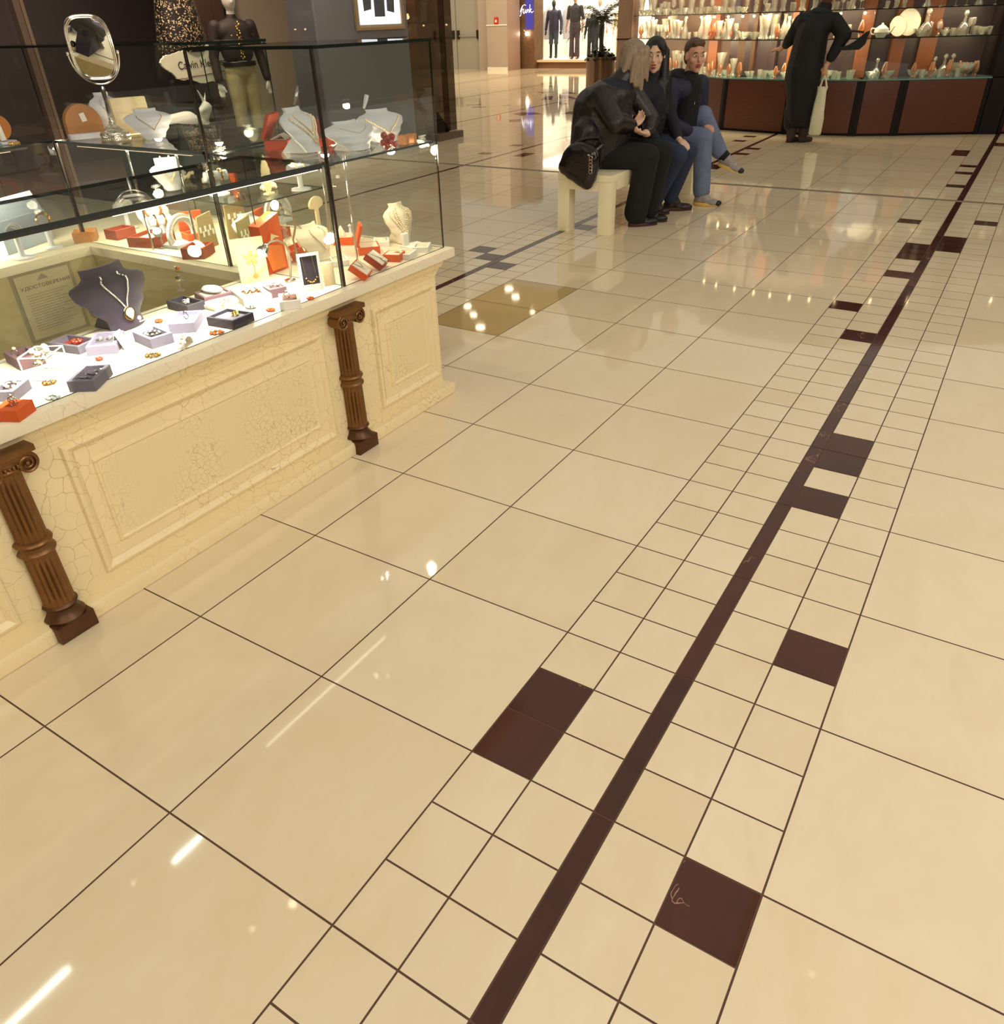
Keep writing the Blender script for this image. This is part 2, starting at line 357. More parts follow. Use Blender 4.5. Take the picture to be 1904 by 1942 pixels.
# ================================================================== JEWELLERY KIOSK
def crackle(name, col, line, scale, width=.02, amt=1.):
    m = bpy.data.materials.new(name); m.use_nodes = True; nt = m.node_tree; b = nt.nodes['Principled BSDF']
    b.inputs['Roughness'].default_value = .42
    tc = nd(nt, 'ShaderNodeTexCoord'); ns = nd(nt, 'ShaderNodeTexNoise', i_Scale=scale * .8, i_Detail=4.)
    nt.links.new(tc.outputs['Object'], ns.inputs['Vector'])
    sb = nd(nt, 'ShaderNodeVectorMath', operation='MULTIPLY_ADD'); sb.inputs[1].default_value = (.9 / scale,) * 3
    nt.links.new(ns.outputs['Color'], sb.inputs[0]); nt.links.new(tc.outputs['Object'], sb.inputs[2])
    vo = nd(nt, 'ShaderNodeTexVoronoi', feature='DISTANCE_TO_EDGE', i_Scale=scale); nt.links.new(sb.outputs[0], vo.inputs['Vector'])
    mr = nd(nt, 'ShaderNodeMapRange'); mr.inputs[1].default_value = 0; mr.inputs[2].default_value = width; mr.inputs[3].default_value = 1; mr.inputs[4].default_value = 0
    nt.links.new(vo.outputs['Distance'], mr.inputs[0])
    n3 = nd(nt, 'ShaderNodeTexNoise', i_Scale=3.5, i_Detail=4.); nt.links.new(tc.outputs['Object'], n3.inputs['Vector'])
    m3 = nd(nt, 'ShaderNodeMapRange'); m3.inputs[1].default_value = .38; m3.inputs[2].default_value = .62; nt.links.new(n3.outputs['Fac'], m3.inputs[0])
    ml = nd(nt, 'ShaderNodeMath', operation='MULTIPLY'); nt.links.new(mr.outputs[0], ml.inputs[0]); nt.links.new(m3.outputs[0], ml.inputs[1])
    mk = nd(nt, 'ShaderNodeMath', operation='MULTIPLY'); mk.inputs[1].default_value = amt; nt.links.new(ml.outputs[0], mk.inputs[0])
    bx = nd(nt, 'ShaderNodeMix', data_type='RGBA'); c = lin(col); bx.inputs[6].default_value = (*[x * .93 for x in c], 1); bx.inputs[7].default_value = (*[min(1, x * 1.07) for x in c], 1)
    nt.links.new(n3.outputs['Fac'], bx.inputs[0])
    mx = nd(nt, 'ShaderNodeMix', data_type='RGBA'); mx.inputs[7].default_value = (*lin(line), 1)
    nt.links.new(mk.outputs[0], mx.inputs[0]); nt.links.new(bx.outputs[2], mx.inputs[6]); nt.links.new(mx.outputs[2], b.inputs['Base Color'])
    bp = nd(nt, 'ShaderNodeBump', i_Strength=.35, i_Distance=.002); bp.invert = True
    nt.links.new(mk.outputs[0], bp.inputs['Height']); nt.links.new(bp.outputs[0], b.inputs['Normal'])
    return m
CRK = crackle('crackled_cream_paint', 'eedbad', 'a98a58', 19, .022, .75)
CRF = crackle('fine_crackled_paint', 'ecdaab', 'ad8d58', 46, .045, .75)
CTOP = crackle('cream_worktop_paint', 'ece0c4', 'b39a70', 14, .02, .5)
BRZ = mat('aged_bronze', '7d5730', .38, .65, .3, 22, .15)
BRZD = mat('dark_bronze', '5a3a22', .42, .55, .3, 22, .15)
INN = mat('kiosk_inner_laminate', 'b8a878', .5)
XF, YE, YB = -1.31, 1.705, -2.2          # front face, far end, near end (out of frame)
XB = -4.25                               # back of the ring
WX0, WX1, WY = -2.84, -1.74, 1.085       # the staff well inside the ring
kio = thing('display_counter', (XF, YE, 0), 'cream crackled jewellery counter with raised panels and bronze columns', 'counter')
O_ = V((XF, YE, 0))
def kpart(mb, name, m, parent=None, **kw):
    for i, v in enumerate(mb.v): mb.v[i] = (v[0] - O_.x, v[1] - O_.y, v[2] - O_.z)
    return mb.build(name, m, parent or kio, **kw)
body = MB()
body.box(((XF + WX1) / 2, (YB + YE) / 2, .345), (XF - WX1, YE - YB, .60))                # front run
body.box(((WX1 + XB) / 2, (WY + YE) / 2, .345), (WX1 - XB, YE - WY, .60))                # far run
body.box(((WX0 + XB) / 2, (YB + WY) / 2, .345), (WX0 - XB, WY - YB, .60))                # rear run
kpart(body, 'base_cabinet', [CRK], smooth=False)
inn = MB()
inn.box((WX1 - .004, (YB + WY) / 2, .33), (.008, WY - YB, .62)).box((WX0 + .004, (YB + WY) / 2, .33), (.008, WY - YB, .62)).box(((WX0 + WX1) / 2, WY - .004, .33), (WX1 - WX0, .008, .62))
kpart(inn, 'inner_lining', INN, smooth=False)
pl = MB()
def run_profile(mb, prof, mi=0):
    """profile (out, z) carried along the front and round the far end"""
    rings = []
    for P, n in (((XF, YB), (1, 0)), ((XF, YE), (1, 1)), ((XB, YE), (0, 1))):
        rings.append([(P[0] + n[0] * o_, P[1] + n[1] * o_, z) for o_, z in prof])
    mb.loft(rings, mi, cap=False, closed=True)
run_profile(pl, [(-.01, .002), (.040, .002), (.042, .040), (.036, .052), (.020, .058), (-.01, .060)])
kpart(pl, 'plinth', CRK)
mo = MB(); run_profile(mo, [(-.01, .560), (.003, .562), (.006, .575), (.012, .590), (.026, .606), (.030, .627), (-.01, .627)])
kpart(mo, 'cornice_moulding', CRK)
top = MB()
def slab(x0, x1, y0, y1):
    top.box(((x0 + x1) / 2, (y0 + y1) / 2, .648), (x1 - x0, y1 - y0, .040), bev=.006)
slab(WX1 - .01, -1.262, YB, 1.80); slab(XB - .04, WX1 - .0101, WY - .012, 1.80); slab(XB - .04, WX0 + .012, YB, WY - .0121)
kpart(top, 'worktop', [CTOP])
def panel(y0, y1, z0, z1, parent):
    pr = [(0, 0), (.004, .010), (.014, .013), (.024, .006), (.030, .001), (.034, -.004)]
    a = MB(); rings = []
    for d, h in pr: rings.append([(XF + h + .0005, y0 + d, z0 + d), (XF + h + .0005, y1 - d, z0 + d), (XF + h + .0005, y1 - d, z1 - d), (XF + h + .0005, y0 + d, z1 - d)])
    a.loft(rings, cap=False)
    o = kpart(a, 'panel_frame', CRK, parent, smooth=False)
    b = MB(); rings = []
    for d, h in [(.034, .0012), (.074, .0012), (.077, .0075), (.083, .0085), (.089, .0045), (.095, .0045)]:
        rings.append([(XF + h, y0 + d, z0 + d), (XF + h, y1 - d, z0 + d), (XF + h, y1 - d, z1 - d), (XF + h, y0 + d, z1 - d)])
    b.loft(rings, cap=False); b.add(rings[-1], [(0, 1, 2, 3)], 1)
    o2 = kpart(b, 'raised_panel', [CRK, CRF], parent, smooth=False); return o
panel(-.075, .975, .100, .540, None); panel(1.262, 1.690, .100, .540, None); panel(-1.40, -.345, .100, .540, None)
def column(yc):
    """engaged Ionic column with fluted shaft in two drums"""
    root = bpy.data.objects.new('column', None); C.objects.link(root); root.parent = kio; root.location = V((XF + .012, yc, 0)) - O_
    tag(root, 'bronze fluted column with scroll capital')
    b = MB(); b.box((.012, 0, .029), (.080, .118, .056), bev=.003)
    b.lathe([(.056, .056), (.058, .064), (.052, .072), (.044, .082), (.041, .094), (.046, .100), (.050, .106), (.046, .112), (.041, .116)], 28)
    b.build('column_base', BRZD, root)
    s = MB()
    def fl(z0, z1, r0, r1):
        rings = []; n = 96
        for j in range(13):
            t = j / 12; z = z0 + (z1 - z0) * t; r = r0 + (r1 - r0) * t; dep = .0065 * min(1, 6 * t + .15, 6 * (1 - t) + .15)
            rings.append([((r - dep * (.5 - .5 * math.cos(16 * 2 * PI * k / n)) ** 1.6) * math.cos(2 * PI * k / n), (r - dep * (.5 - .5 * math.cos(16 * 2 * PI * k / n)) ** 1.6) * math.sin(2 * PI * k / n), z) for k in range(n)])
        s.loft(rings)
    fl(.114, .290, .044, .0425); fl(.335, .545, .0420, .0400)
    s.build('shaft', BRZ, root, ang=70)
    r = MB(); r.lathe([(.042, .286), (.050, .290), (.052, .297), (.048, .303), (.043, .307), (.043, .315), (.049, .320), (.052, .327), (.049, .333), (.041, .337)], 28)
    r.build('collar_ring', BRZ, root)
    c = MB(); c.lathe([(.040, .543), (.046, .548), (.048, .553), (.045, .559), (.050, .566), (.056, .574), (.050, .580)], 28)
    c.box((.010, 0, .599), (.098, .150, .018), bev=.003); c.box((.008, 0, .586), (.086, .128, .010), bev=.002)
    for sgn in (-1, 1):
        pts = []
        for k in range(46):
            a = k / 45 * 2 * PI * 1.75; rr = .029 * (1 - .72 * k / 45)
            pts.append((.050, sgn * (.046 - rr * math.sin(a) * -1), .561 + rr * math.cos(a)))
        c.tube(pts, [.0052 * (1 - .45 * k / 45) for k in range(46)], 6)
        c.cyl((-.005, sgn * .046, .561), (.046, sgn * .046, .561), .0255, .0255, 22); c.ell((.050, sgn * .046, .561), .007)
    c.box((.030, 0, .576), (.040, .085, .014), bev=.003)
    for k in range(-2, 3): c.ell((.044, k * .011, .562), (.008, .005, .008))
    c.build('capital', BRZ, root)
for yc in (-.235, 1.085, -1.55): column(yc)

# ---------------- glass cases on the counter
GL = glass('clear_pane'); GE = mat('green_glass_edge', '16201c', .12, 0, .1, coat=.5); ALU = mat('satin_aluminium', 'b9b1a0', .28, .9, .05); BALU = mat('dark_bronze_post', '3d332c', .35, .6, .05)
CHR = mat('chrome', 'e6e2da', .06, 1., .02)
ZT, ZL, ZH = .668, 1.095, 1.440
def pane(name, c, d, parent, edge=GE):
    """a glass sheet: clear faces, green edge; the thin axis is the smallest"""
    mb = MB(); mb.box((0, 0, 0), d); ax = min(range(3), key=lambda i: d[i])
    for i, f in enumerate(mb.f):
        z = {0: 2, 1: 2, 2: 1, 3: 0, 4: 1, 5: 0}[i]; mb.mi[i] = 0 if z == ax else 1
    return mb.build(name, [GL, edge], parent, smooth=False, loc=V(c))
def case(name, loc, label): return thing(name, loc, label, 'display case')
g = .006
XG = -1.300
# low front case
lc = case('glass_display_case', (-1.5, 0, ZT), 'low glass case along the front of the counter')
def P_(root, nm, x0, x1, y0, y1, z0, z1, **k):
    L = root.location; pane(nm, (((x0 + x1) / 2) - L.x, ((y0 + y1) / 2) - L.y, ((z0 + z1) / 2) - L.z), (x1 - x0, y1 - y0, z1 - z0), root, **k)
P_(lc, 'front_pane', XG - g, XG, YB, 1.115, ZT, ZL); P_(lc, 'top_pane', -1.72, XG + .004, YB, 1.115, ZL, ZL + .009); P_(lc, 'rear_pane', -1.72, -1.72 + g, YB, 1.115, ZT, ZL)
# tall corner case
tc_ = case('glass_display_case', (-1.6, 1.45, ZT), 'tall glass case at the end corner of the counter')
XR = -1.93
P_(tc_, 'front_pane', XG - g, XG, 1.132, 1.775, ZT, ZH); P_(tc_, 'end_pane', XR, XG - g, 1.769, 1.775, ZT, ZH); P_(tc_, 'inner_pane', XR, XG - g, 1.132, 1.138, ZT, ZH)
P_(tc_, 'rear_pane', XR - g, XR, 1.132, 1.775, ZT, ZH); P_(tc_, 'top_pane', XR - g, XG + .004, 1.128, 1.779, ZH, ZH + .010)
P_(tc_, 'glass_shelf', XR + .004, XG - .010, 1.150, 1.760, ZL - .008, ZL)
def rod(root, x, y, z0, z1, r, m, nm):
    L = root.location; MB().cyl((0, 0, z0 - L.z), (0, 0, z1 - L.z), r, n=14).build(nm, m, root, loc=(x - L.x, y - L.y, 0))
def post(root, x, y, z0, z1, wd, m, nm='corner_post'):
    L = root.location; MB().box((0, 0, (z0 + z1) / 2 - L.z), (wd, wd, z1 - z0), bev=.0015).build(nm, m, root, loc=(x - L.x, y - L.y, 0))
post(tc_, XG - .003, 1.128, ZT, ZH, .010, BALU); post(tc_, XR, 1.128, ZT, ZH, .008, BALU)
for x, y in ((-1.44, 1.365), (-1.80, 1.60)):
    rod(tc_, x, y, ZT, ZL - .008, .0045, CHR, 'shelf_rod')
L = tc_.location
for x, y in ((XG - .02, 1.16), (XG - .02, 1.75), (XR + .02, 1.16)): MB().box((x - L.x, y - L.y, ZL - .012 - L.z), (.026, .022, .016), bev=.003).build('shelf_clip', CHR, tc_)
# low case over the far run
fc = case('glass_display_case', (-2.4, 1.45, ZT), 'low glass case between the tall corner case and the silver mirror')
P_(fc, 'front_pane', -2.93, XR - .012, 1.124, 1.130, ZT, ZL); P_(fc, 'rear_pane', -2.93, XR - .012, 1.770, 1.776, ZT, ZL)
P_(fc, 'top_pane', -2.93, XR - .012, 1.118, 1.780, ZL, ZL + .010); P_(fc, 'middle_shelf', -2.92, XR - .03, 1.30, 1.765, .868, .874)
for x in (-2.48, -2.16): rod(fc, x, 1.16, ZT, ZL, .005, CHR, 'support_rod')
# case at the inner corner and along the rear run
rc = case('glass_display_case', (-3.2, 0, ZT), 'low glass case along the rear of the counter')
P_(rc, 'front_pane', -2.936, -2.930, YB, 1.110, ZT, ZL); P_(rc, 'rear_pane', -3.50, -3.494, YB, 1.112, ZT, ZL); P_(rc, 'top_pane', -3.50, -2.932, YB, 1.112, ZL, ZL + .010)
post(rc, -2.934, 1.121, ZT, ZL, .010, BALU); L = rc.location
MB().box((-2.955 - L.x, 1.105 - L.y, ZL - .03 - L.z), (.05, .010, .036), bev=.002).build('corner_bracket', CHR, rc)
# tall case standing behind the mirror
bc = case('glass_display_case', (-2.9, 1.6, ZL + .010), 'tall glass case standing behind the silver mirror')
P_(bc, 'front_pane', -4.10, -2.20, 1.420, 1.426, ZL + .010, ZH + .01); P_(bc, 'rear_pane', -4.10, -2.20, 1.770, 1.776, ZL + .010, ZH + .01); P_(bc, 'top_pane', -4.104, -2.196, 1.416, 1.780, ZH + .01, ZH + .020); P_(bc, 'end_pane', -2.206, -2.20, 1.426, 1.770, ZL + .010, ZH + .01)
P_(bc, 'end_pane', -4.10, -4.094, 1.426, 1.770, ZL + .010, ZH + .01)

# ---------------- bench
BW = mat('cream_bench_lacquer', 'f7ecc8', .32, 0, .04, 9)
be = thing('bench', (-2.165, 5.83, 0), 'long cream bench with square legs under the three seated people', 'bench')
bx0, bx1, by0, by1 = -.235, .235, -.975, .975
b = MB(); b.box((0, 0, .425), (.47, 1.95, .05), bev=.004); b.build('seat', BW, be)
b = MB(); b.box((0, by0 + .02, .365), (.29, .03, .07), bev=.003).box((0, by1 - .02, .365), (.29, .03, .07), bev=.003).box((bx0 + .02, 0, .365), (.03, 1.7, .07), bev=.003).box((bx1 - .02, 0, .365), (.03, 1.7, .07), bev=.003); b.build('apron', BW, be)
for sx in (-1, 1):
    for sy in (-1, 1):
        MB().box((sx * (.235 - .0525), sy * (.975 - .0525), .20), (.105, .105, .40), bev=.004).build('leg', BW, be)
# ================================================================== CLOTHES SHOP BEHIND THE KIOSK (front plane x = -6.7)
DKW = mat('dark_shop_wall', '2a1d1c', .6); BGE = mat('beige_plaster', 'c4b096', .7, 0, .05, 4); GRY = mat('grey_cladding', '74757a', .38, 0, .05, 3); PNK = mat('taupe_metal', '8f7568', .35, .3, .05)
sx = -6.7
def S(name, mb, m, **kw): return tag(mb.build(name, m, smooth=False, **kw), kind='structure')
S('wall_left', MB().box((-9.35, 4.5, 1.7), (.1, 10.2, 3.4)), DKW)
S('wall_shop_side', MB().box((-8.0, -.6, 1.7), (2.6, .1, 3.4)), DKW)
S('wall_shop_divider', MB().box((-8.75, 8.6, 1.7), (1.1, .1, 3.4)), DKW)
S('ceiling', MB().box((-8.0, 4.4, 3.25), (2.7, 10.0, .1)), DKW)
S('wall_display', MB().prism([(-8.60, 7.2), (-8.55, 7.16), (-7.72, 8.10), (-7.77, 8.14)], .12, 3.2, 'z'), BGE)
S('wall_dark_panel', MB().prism([(-7.95, 6.0), (-7.90, 6.0), (-7.9, 6.55), (-7.95, 6.55)], .12, 3.2, 'z'), mat('brown_panel', '4a3229', .6))  # plain dark brown panel in the window backdrop
S('floor_shop', MB().box((-8.0, 4.0, .06), (2.6, 9.2, .12)), mat('shop_plinth', '3a2d2a', .5))
# pillar beside the shop window
pil = MB().box((-6.92, 7.69, .66), (.46, 1.72, 1.32)).box((-6.92, 7.69, 2.28), (.46, 1.72, 1.90)).box((-6.93, 7.69, 1.325), (.44, 1.69, .03), 1)
S('wall_right', MB().box((9.0, 12.5, 3.2), (.2, 43, 6.4)), mat('far_hall_brown', '3d3026', .7, 0, .4, 1.5)); S('wall_front', MB().box((-6, -9.0, 3.2), (30, .2, 6.4)), mat('far_hall_brown'))
S('pillar', pil, [GRY, mat('black_joint', '1b1718', .5)])
S('window_1', MB().box((sx, 3.0, 1.7), (.010, 7.6, 3.1)), glass('shop_glass', (.9, .9, .9), .9))
mu = thing('window_mullion', (sx + .03, 3.29, 0), 'taupe metal window mullion of the clothes shop rising behind the oval mirror', 'mullion')
MB().box((0, 0, 1.7), (.07, .055, 3.4)).build('outer_bar', PNK, mu, smooth=False); MB().box((-.002, .055, 1.7), (.05, .03, 3.4)).build('inner_bar', mat('taupe_metal_light', 'a58d78', .35, .3, .05), mu, smooth=False)
S('trim_light_block', MB().box((sx + .05, 3.0, 2.95), (.06, 7.6, .66)), GRY)  # unseen header added to keep the window lamp out of floor reflections
S('trim_2', MB().box((sx, 3.0, .06), (.12, 7.6, .12)), GRY)
# framed lit picture on the pillar
pf = thing('framed_picture', (-6.68, 7.975, 1.62), 'lit picture in a champagne frame hung on the grey pillar', 'picture')
fr = MB(); rr = []
for d, h in [(0, 0), (0, .03), (.03, .042), (.055, .03), (.06, .012)]: rr.append([(h, -.475 + d, -.20 + d), (h, .475 - d, -.20 + d), (h, .475 - d, .55 - d), (h, -.475 + d, .55 - d)])
fr.loft(rr, cap=False); fr.build('frame', mat('champagne_frame', 'b59d7c', .3, .6), pf, smooth=False)
MB().add([(.010, -.42, -.145), (.010, .42, -.145), (.010, .42, .50), (.010, -.42, .50)], [(0, 1, 2, 3)]).build('lit_print', glow('lit_print_white', 'f4f8fa', 1.25), pf, smooth=False)
pr = MB()
for poly in ([(-.30, .0), (-.16, .02), (-.10, .5), (-.32, .5)], [(-.10, -.06), (.10, -.06), (.13, .5), (-.09, .5)], [(.15, -.0), (.29, -.02), (.34, .5), (.17, .5)]): pr.prism(poly, .0105, .013, 'x')
pr.build('printed_garments', mat('print_grey', '59606a', .5, 0, .5, 7), pf, smooth=False)
# dark glazed end of the shop, its corner pane and base
S('window_2', MB().box((-6.70, 8.98, 1.7), (.012, .84, 3.2)), glass('smoked_glass', (.36, .32, .29), 1.4))
S('wall_shop_end', MB().box((-7.9, 9.45, 1.7), (.9, .1, 3.4)), mat('brown_stone_wall', '241a16', .5, 0, .4, 6))
gb = thing('glass_screen', (-6.68, 9.40, 0), 'smoked glass screen standing on a dark block at the shop corner', 'screen')
MB().box((-.10, -.10, .045), (.34, .62, .09), bev=.004).build('base_block', mat('grey_brown_stone', '6b5b50', .4), gb)
MB().box((-.02, .02, 1.35), (.012, .30, 2.5)).build('smoked_pane', glass('smoked_glass'), gb, smooth=False)
MB().prism([(-.22, .09), (-.02, .09), (-.02, .13), (-.20, .34), (-.22, .34)], -.06, -.03, 'y').build('bracket', mat('black_metal', '18171a', .4), gb, smooth=False)
ns = tag(MB().box((-6.685, 9.28, 1.80), (.012, .13, .12)).build('number_sign', mat('sky_blue_sign', '9fd0e6', .4), smooth=False), 'small sky blue number sign on the smoked glass', 'sign')
text('05', .075, mat('sign_navy', '23406a', .5), frame_M(V((-6.678, 9.235, 1.765)) - V((0, 0, 0)), (0, 1, 0), (0, 0, 1)), None, 'number_lettering').parent = ns
# bead lamp behind the smoked glass
bl = thing('pendant_lamp', (-6.98, 8.93, 0), 'small glass pendant lamp on a chain behind the smoked glass', 'lamp')
MB().cyl((0, 0, 1.60), (0, 0, 3.2), .006, n=8).build('chain', CHR, bl); MB().ell((0, 0, 1.55), .03).build('bulb', glow('warm_bulb', 'ffd9a0', 14), bl)
b = MB(); b.lathe([(max(.002, (.012 - .0005 * (k // 6)) * math.sin(PI * (k % 6 + .2) / 6)), 1.50 - .0065 * k) for k in range(54)], 10)
b.build('bead_string', mat('crystal_bead', 'e8dcc8', .1, 0, spec=1.), bl)
for k, (dy, z) in enumerate(((-.10, 1.74), (.16, 1.70), (.02, 1.70), (.22, 1.58), (-.2, 1.62))):  # glowing beads put in for lamp reflections in the dark glass
    fl_ = thing('reflection_glint', (-7.3 + .04 * k, 8.98 + dy, z), 'tiny glowing bead imitating a lamp reflection in the dark glass beside the pillar', 'light', 'imitated reflections in the dark glass')
    MB().ell((0, 0, 0), .012, nu=8, nv=6).build('bulb', glow('warm_bulb'), fl_); MB().cyl((0, 0, .01), (0, 0, 3.2 - z), .002, n=5).build('wire', BALU, fl_)
# mannequin in brown jacket
def mannequin(name, x, y, z0, lab, face, top, topm, botm, skin, sleeves=True, legs='long', head=True, sc_=1., shoes=None, extra=None, hands=None):
    """shop mannequin, facing direction angle FACE; body one continuous figure, clothes as children"""
    t = thing(name, (x, y, z0), lab, 'mannequin', rz=face); k = sc_
    def p(*a): return V(a) * k
    body = [('c', p(0, .09, .03), p(0, .09, .48), .045 * k, .055 * k), ('c', p(0, .09, .48), p(0, .085, .88), .055 * k, .085 * k), ('c', p(.03, -.10, .03), p(.02, -.10, .48), .045 * k, .055 * k), ('c', p(.02, -.10, .48), p(0, -.085, .88), .055 * k, .085 * k),
            ('e', p(0, 0, .95), (.10 * k, .165 * k, .14 * k)), ('c', p(0, 0, 1.0), p(0, 0, 1.30), .115 * k, .13 * k), ('e', p(0, 0, 1.32), (.10 * k, .19 * k, .13 * k)), ('c', p(0, 0, 1.40), p(.01, 0, 1.53), .05 * k, .045 * k),
            ('c', p(0, .20, 1.38), p(-.02, .27, 1.10), .05 * k, .04 * k), ('c', p(-.02, .27, 1.10), p(.05, .29, .86), .04 * k, .028 * k), ('c', p(0, -.20, 1.38), p(-.02, -.27, 1.10), .05 * k, .04 * k), ('c', p(-.02, -.27, 1.10), p(.05, -.30, .86), .04 * k, .028 * k),
            ('e', p(.04, .09, .03), (.11 * k, .042 * k, .03 * k)), ('e', p(.07, -.10, .03), (.11 * k, .042 * k, .03 * k))]
    for s_ in (-1, 1):
        hx, hy = .06, .29 * s_
        body += [('e', p(hx, hy, .80), (.018 * k, .038 * k, .05 * k))]
        for f_ in range(4): body.append(('c', p(hx, hy + (f_ - 1.5) * .018, .77), p(hx + .012, hy + (f_ - 1.5) * .02, .70 + .008 * abs(f_ - 1.5)), .009 * k, .007 * k))
        body.append(('c', p(hx + .01, hy - .03 * s_, .81), p(hx + .03, hy - .05 * s_, .755), .010 * k, .008 * k))
    if head: body += [('e', p(.015, 0, 1.64), (.09 * k, .072 * k, .115 * k)), ('c', p(.08, 0, 1.64), p(.10, 0, 1.615), .012 * k, .014 * k)]
    bm_ = blob('mannequin_body', body, skin, t, voxel=.012 * k, smooth=2)
    if legs:
        lz = {'long': .06, 'shorts': .48}[legs]
        prt = [('c', p(0, .09, lz), p(0, .09, .50), .085 * k, .075 * k), ('c', p(0, .09, .50), p(0, .085, .88), .075 * k, .105 * k), ('c', p(.02, -.10, lz), p(.02, -.10, .50), .085 * k, .075 * k), ('c', p(.02, -.10, .50), p(0, -.085, .88), .075 * k, .105 * k), ('e', p(0, 0, .96), (.12 * k, .185 * k, .13 * k))]
        blob('trousers', prt, botm, t, voxel=.012 * k, smooth=2)
    if top:
        prt = [('c', p(0, 0, min(1.25, top + .13)), p(0, 0, 1.30), .15 * k, .14 * k, 1.25), ('e', p(0, 0, 1.34), (.125 * k, .215 * k, .13 * k)), ('c', p(0, 0, 1.42), p(.005, 0, 1.47), .065 * k, .06 * k)]
        if sleeves:
            ez = .88 if sleeves is True else sleeves
            for s_ in (-1, 1):
                prt += [('c', p(0, .205 * s_, 1.39), p(-.02, .275 * s_, 1.10), .068 * k, .055 * k)]
                if ez < 1.0: prt += [('c', p(-.02, .275 * s_, 1.10), p(.045, .29 * s_, ez), .055 * k, .048 * k)]
        blob('jacket', prt, topm, t, voxel=.012 * k, smooth=2)
    return t
WSK = mat('white_mannequin_skin', 'efe4d2', .4, 0, .03); BSK = mat('black_mannequin_skin', '1a1617', .4)
mn = mannequin('mannequin', -7.2, 6.02, .12, 'white mannequin in dark brown jacket and khaki trousers in the shop window', -.35, 1.02, mat('brown_jacket_cloth', '2e1f1b', .7, 0, .25, 30), mat('khaki_cloth', 'bfab7c', .6, 0, .35, 9, .6), WSK)
b = MB(); b.lathe([(.158, 1.005), (.163, 1.01), (.163, 1.045), (.158, 1.05)], 28, sx=.86, sy=1.16); b.build('belt', mat('black_leather', '161214', .35), mn)
b = MB()
for k in range(34): b.ell((.150 + .012 * math.sin(k * 1.7), .018 * math.sin(k * 2.3), 1.08 + k * .0105), .010 + .004 * math.sin(k * 3.1), nu=8, nv=6)
b.build('gold_chain', mat('gold_trim', 'd2ae6a', .2, .9), mn)
MB().ell((.155, -.09, 1.30), .010).build('badge', mat('gold_trim'), mn)
# torn paper sign
sgp = [(4.585, 1.235), (4.60, 1.20), (4.66, 1.155), (4.70, 1.13), (4.74, 1.085), (4.80, 1.065), (4.86, 1.07), (4.93, 1.055), (5.00, 1.03), (5.08, 1.02), (5.16, 1.035), (5.24, 1.02), (5.32, 1.04), (5.40, 1.02), (5.50, 1.035), (5.62, 1.03), (5.66, 1.06), (5.60, 1.20), (5.52, 1.33), (5.40, 1.385), (5.33, 1.375), (5.26, 1.385), (5.18, 1.375), (5.12, 1.39), (5.08, 1.38), (5.06, 1.345), (5.0, 1.335), (4.93, 1.32), (4.86, 1.315), (4.78, 1.30), (4.70, 1.295), (4.64, 1.28), (4.60, 1.255)]
KS = (7.42 + .763) / (6.7 + .763); sgp = [(-1.0022 + (a + 1.0022) * KS, 1.509 + (b - 1.509) * KS) for a, b in sgp]
jag = []
for i, a in enumerate(sgp):
    b_ = sgp[(i + 1) % len(sgp)]
    for k in range(3): jag.append((a[0] + (b_[0] - a[0]) * k / 3 + random.uniform(-.006, .006), a[1] + (b_[1] - a[1]) * k / 3 + random.uniform(-.006, .006)))
sg = thing('torn_paper_sign', (-7.42, 5.67, 1.17), 'torn cream paper sign with the shop name in thin letters', 'sign')
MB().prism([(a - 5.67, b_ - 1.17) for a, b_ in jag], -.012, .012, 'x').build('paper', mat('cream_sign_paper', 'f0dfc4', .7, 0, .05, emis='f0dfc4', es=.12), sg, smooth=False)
for yy in (-.35, .30): MB().cyl((0, yy, .10), (0, yy, 2.03), .003, n=5).build('hanging_wire', BALU, sg)
text('Calvin Klein Jeans', .108, mat('sign_ink', '3a2a24', .6), frame_M((.014, -.335, -.045), (0, 1, 0.02), (0, 0, 1)), sg, 'lettering', .001)
b = MB(); b.tube([(.014, -.36 + .045 * k, -.135 + .003 * k + random.uniform(-.004, .004)) for k in range(21)], .003, 5); b.tube([(.014, .04 + .03 * k, .125 + .003 * k + random.uniform(-.003, .003)) for k in range(10)], .003, 5)
b.build('stitching', mat('sign_stitch', '8a5a48', .7), sg)
# sequin dress on a stand
sd = thing('sequin_dress', (-7.6, 5.62, .12), 'dark sequin dress glittering in the shop window above the torn sign', 'dress')
def sequin():
    m = mat('sequin_cloth', '2c1d16', .35, .2); nt = m.node_tree; b = nt.nodes['Principled BSDF']
    tc = nd(nt, 'ShaderNodeTexCoord'); vo = nd(nt, 'ShaderNodeTexVoronoi', i_Scale=95.); nt.links.new(tc.outputs['Object'], vo.inputs['Vector'])
    cr = nd(nt, 'ShaderNodeValToRGB'); cr.color_ramp.elements[0].position = .80; cr.color_ramp.elements[0].color = (.015, .01, .008, 1); cr.color_ramp.elements[1].position = .86; cr.color_ramp.elements[1].color = (.75, .52, .28, 1)
    se = nd(nt, 'ShaderNodeSeparateColor'); nt.links.new(vo.outputs['Color'], se.inputs[0]); nt.links.new(se.outputs[0], cr.inputs[0]); nt.links.new(cr.outputs[0], b.inputs['Base Color'])
    return m
MB().lathe([(.30, 1.16), (.31, 1.22), (.28, 1.40), (.24, 1.60), (.21, 1.75), (.22, 1.9), (.15, 2.0)], 40, sx=.7).build('skirt', sequin(), sd)
MB().cyl((0, 0, 0), (0, 0, 1.9), .015).cyl((0, 0, 0), (0, 0, .02), .16, n=24).build('stand', BALU, sd)
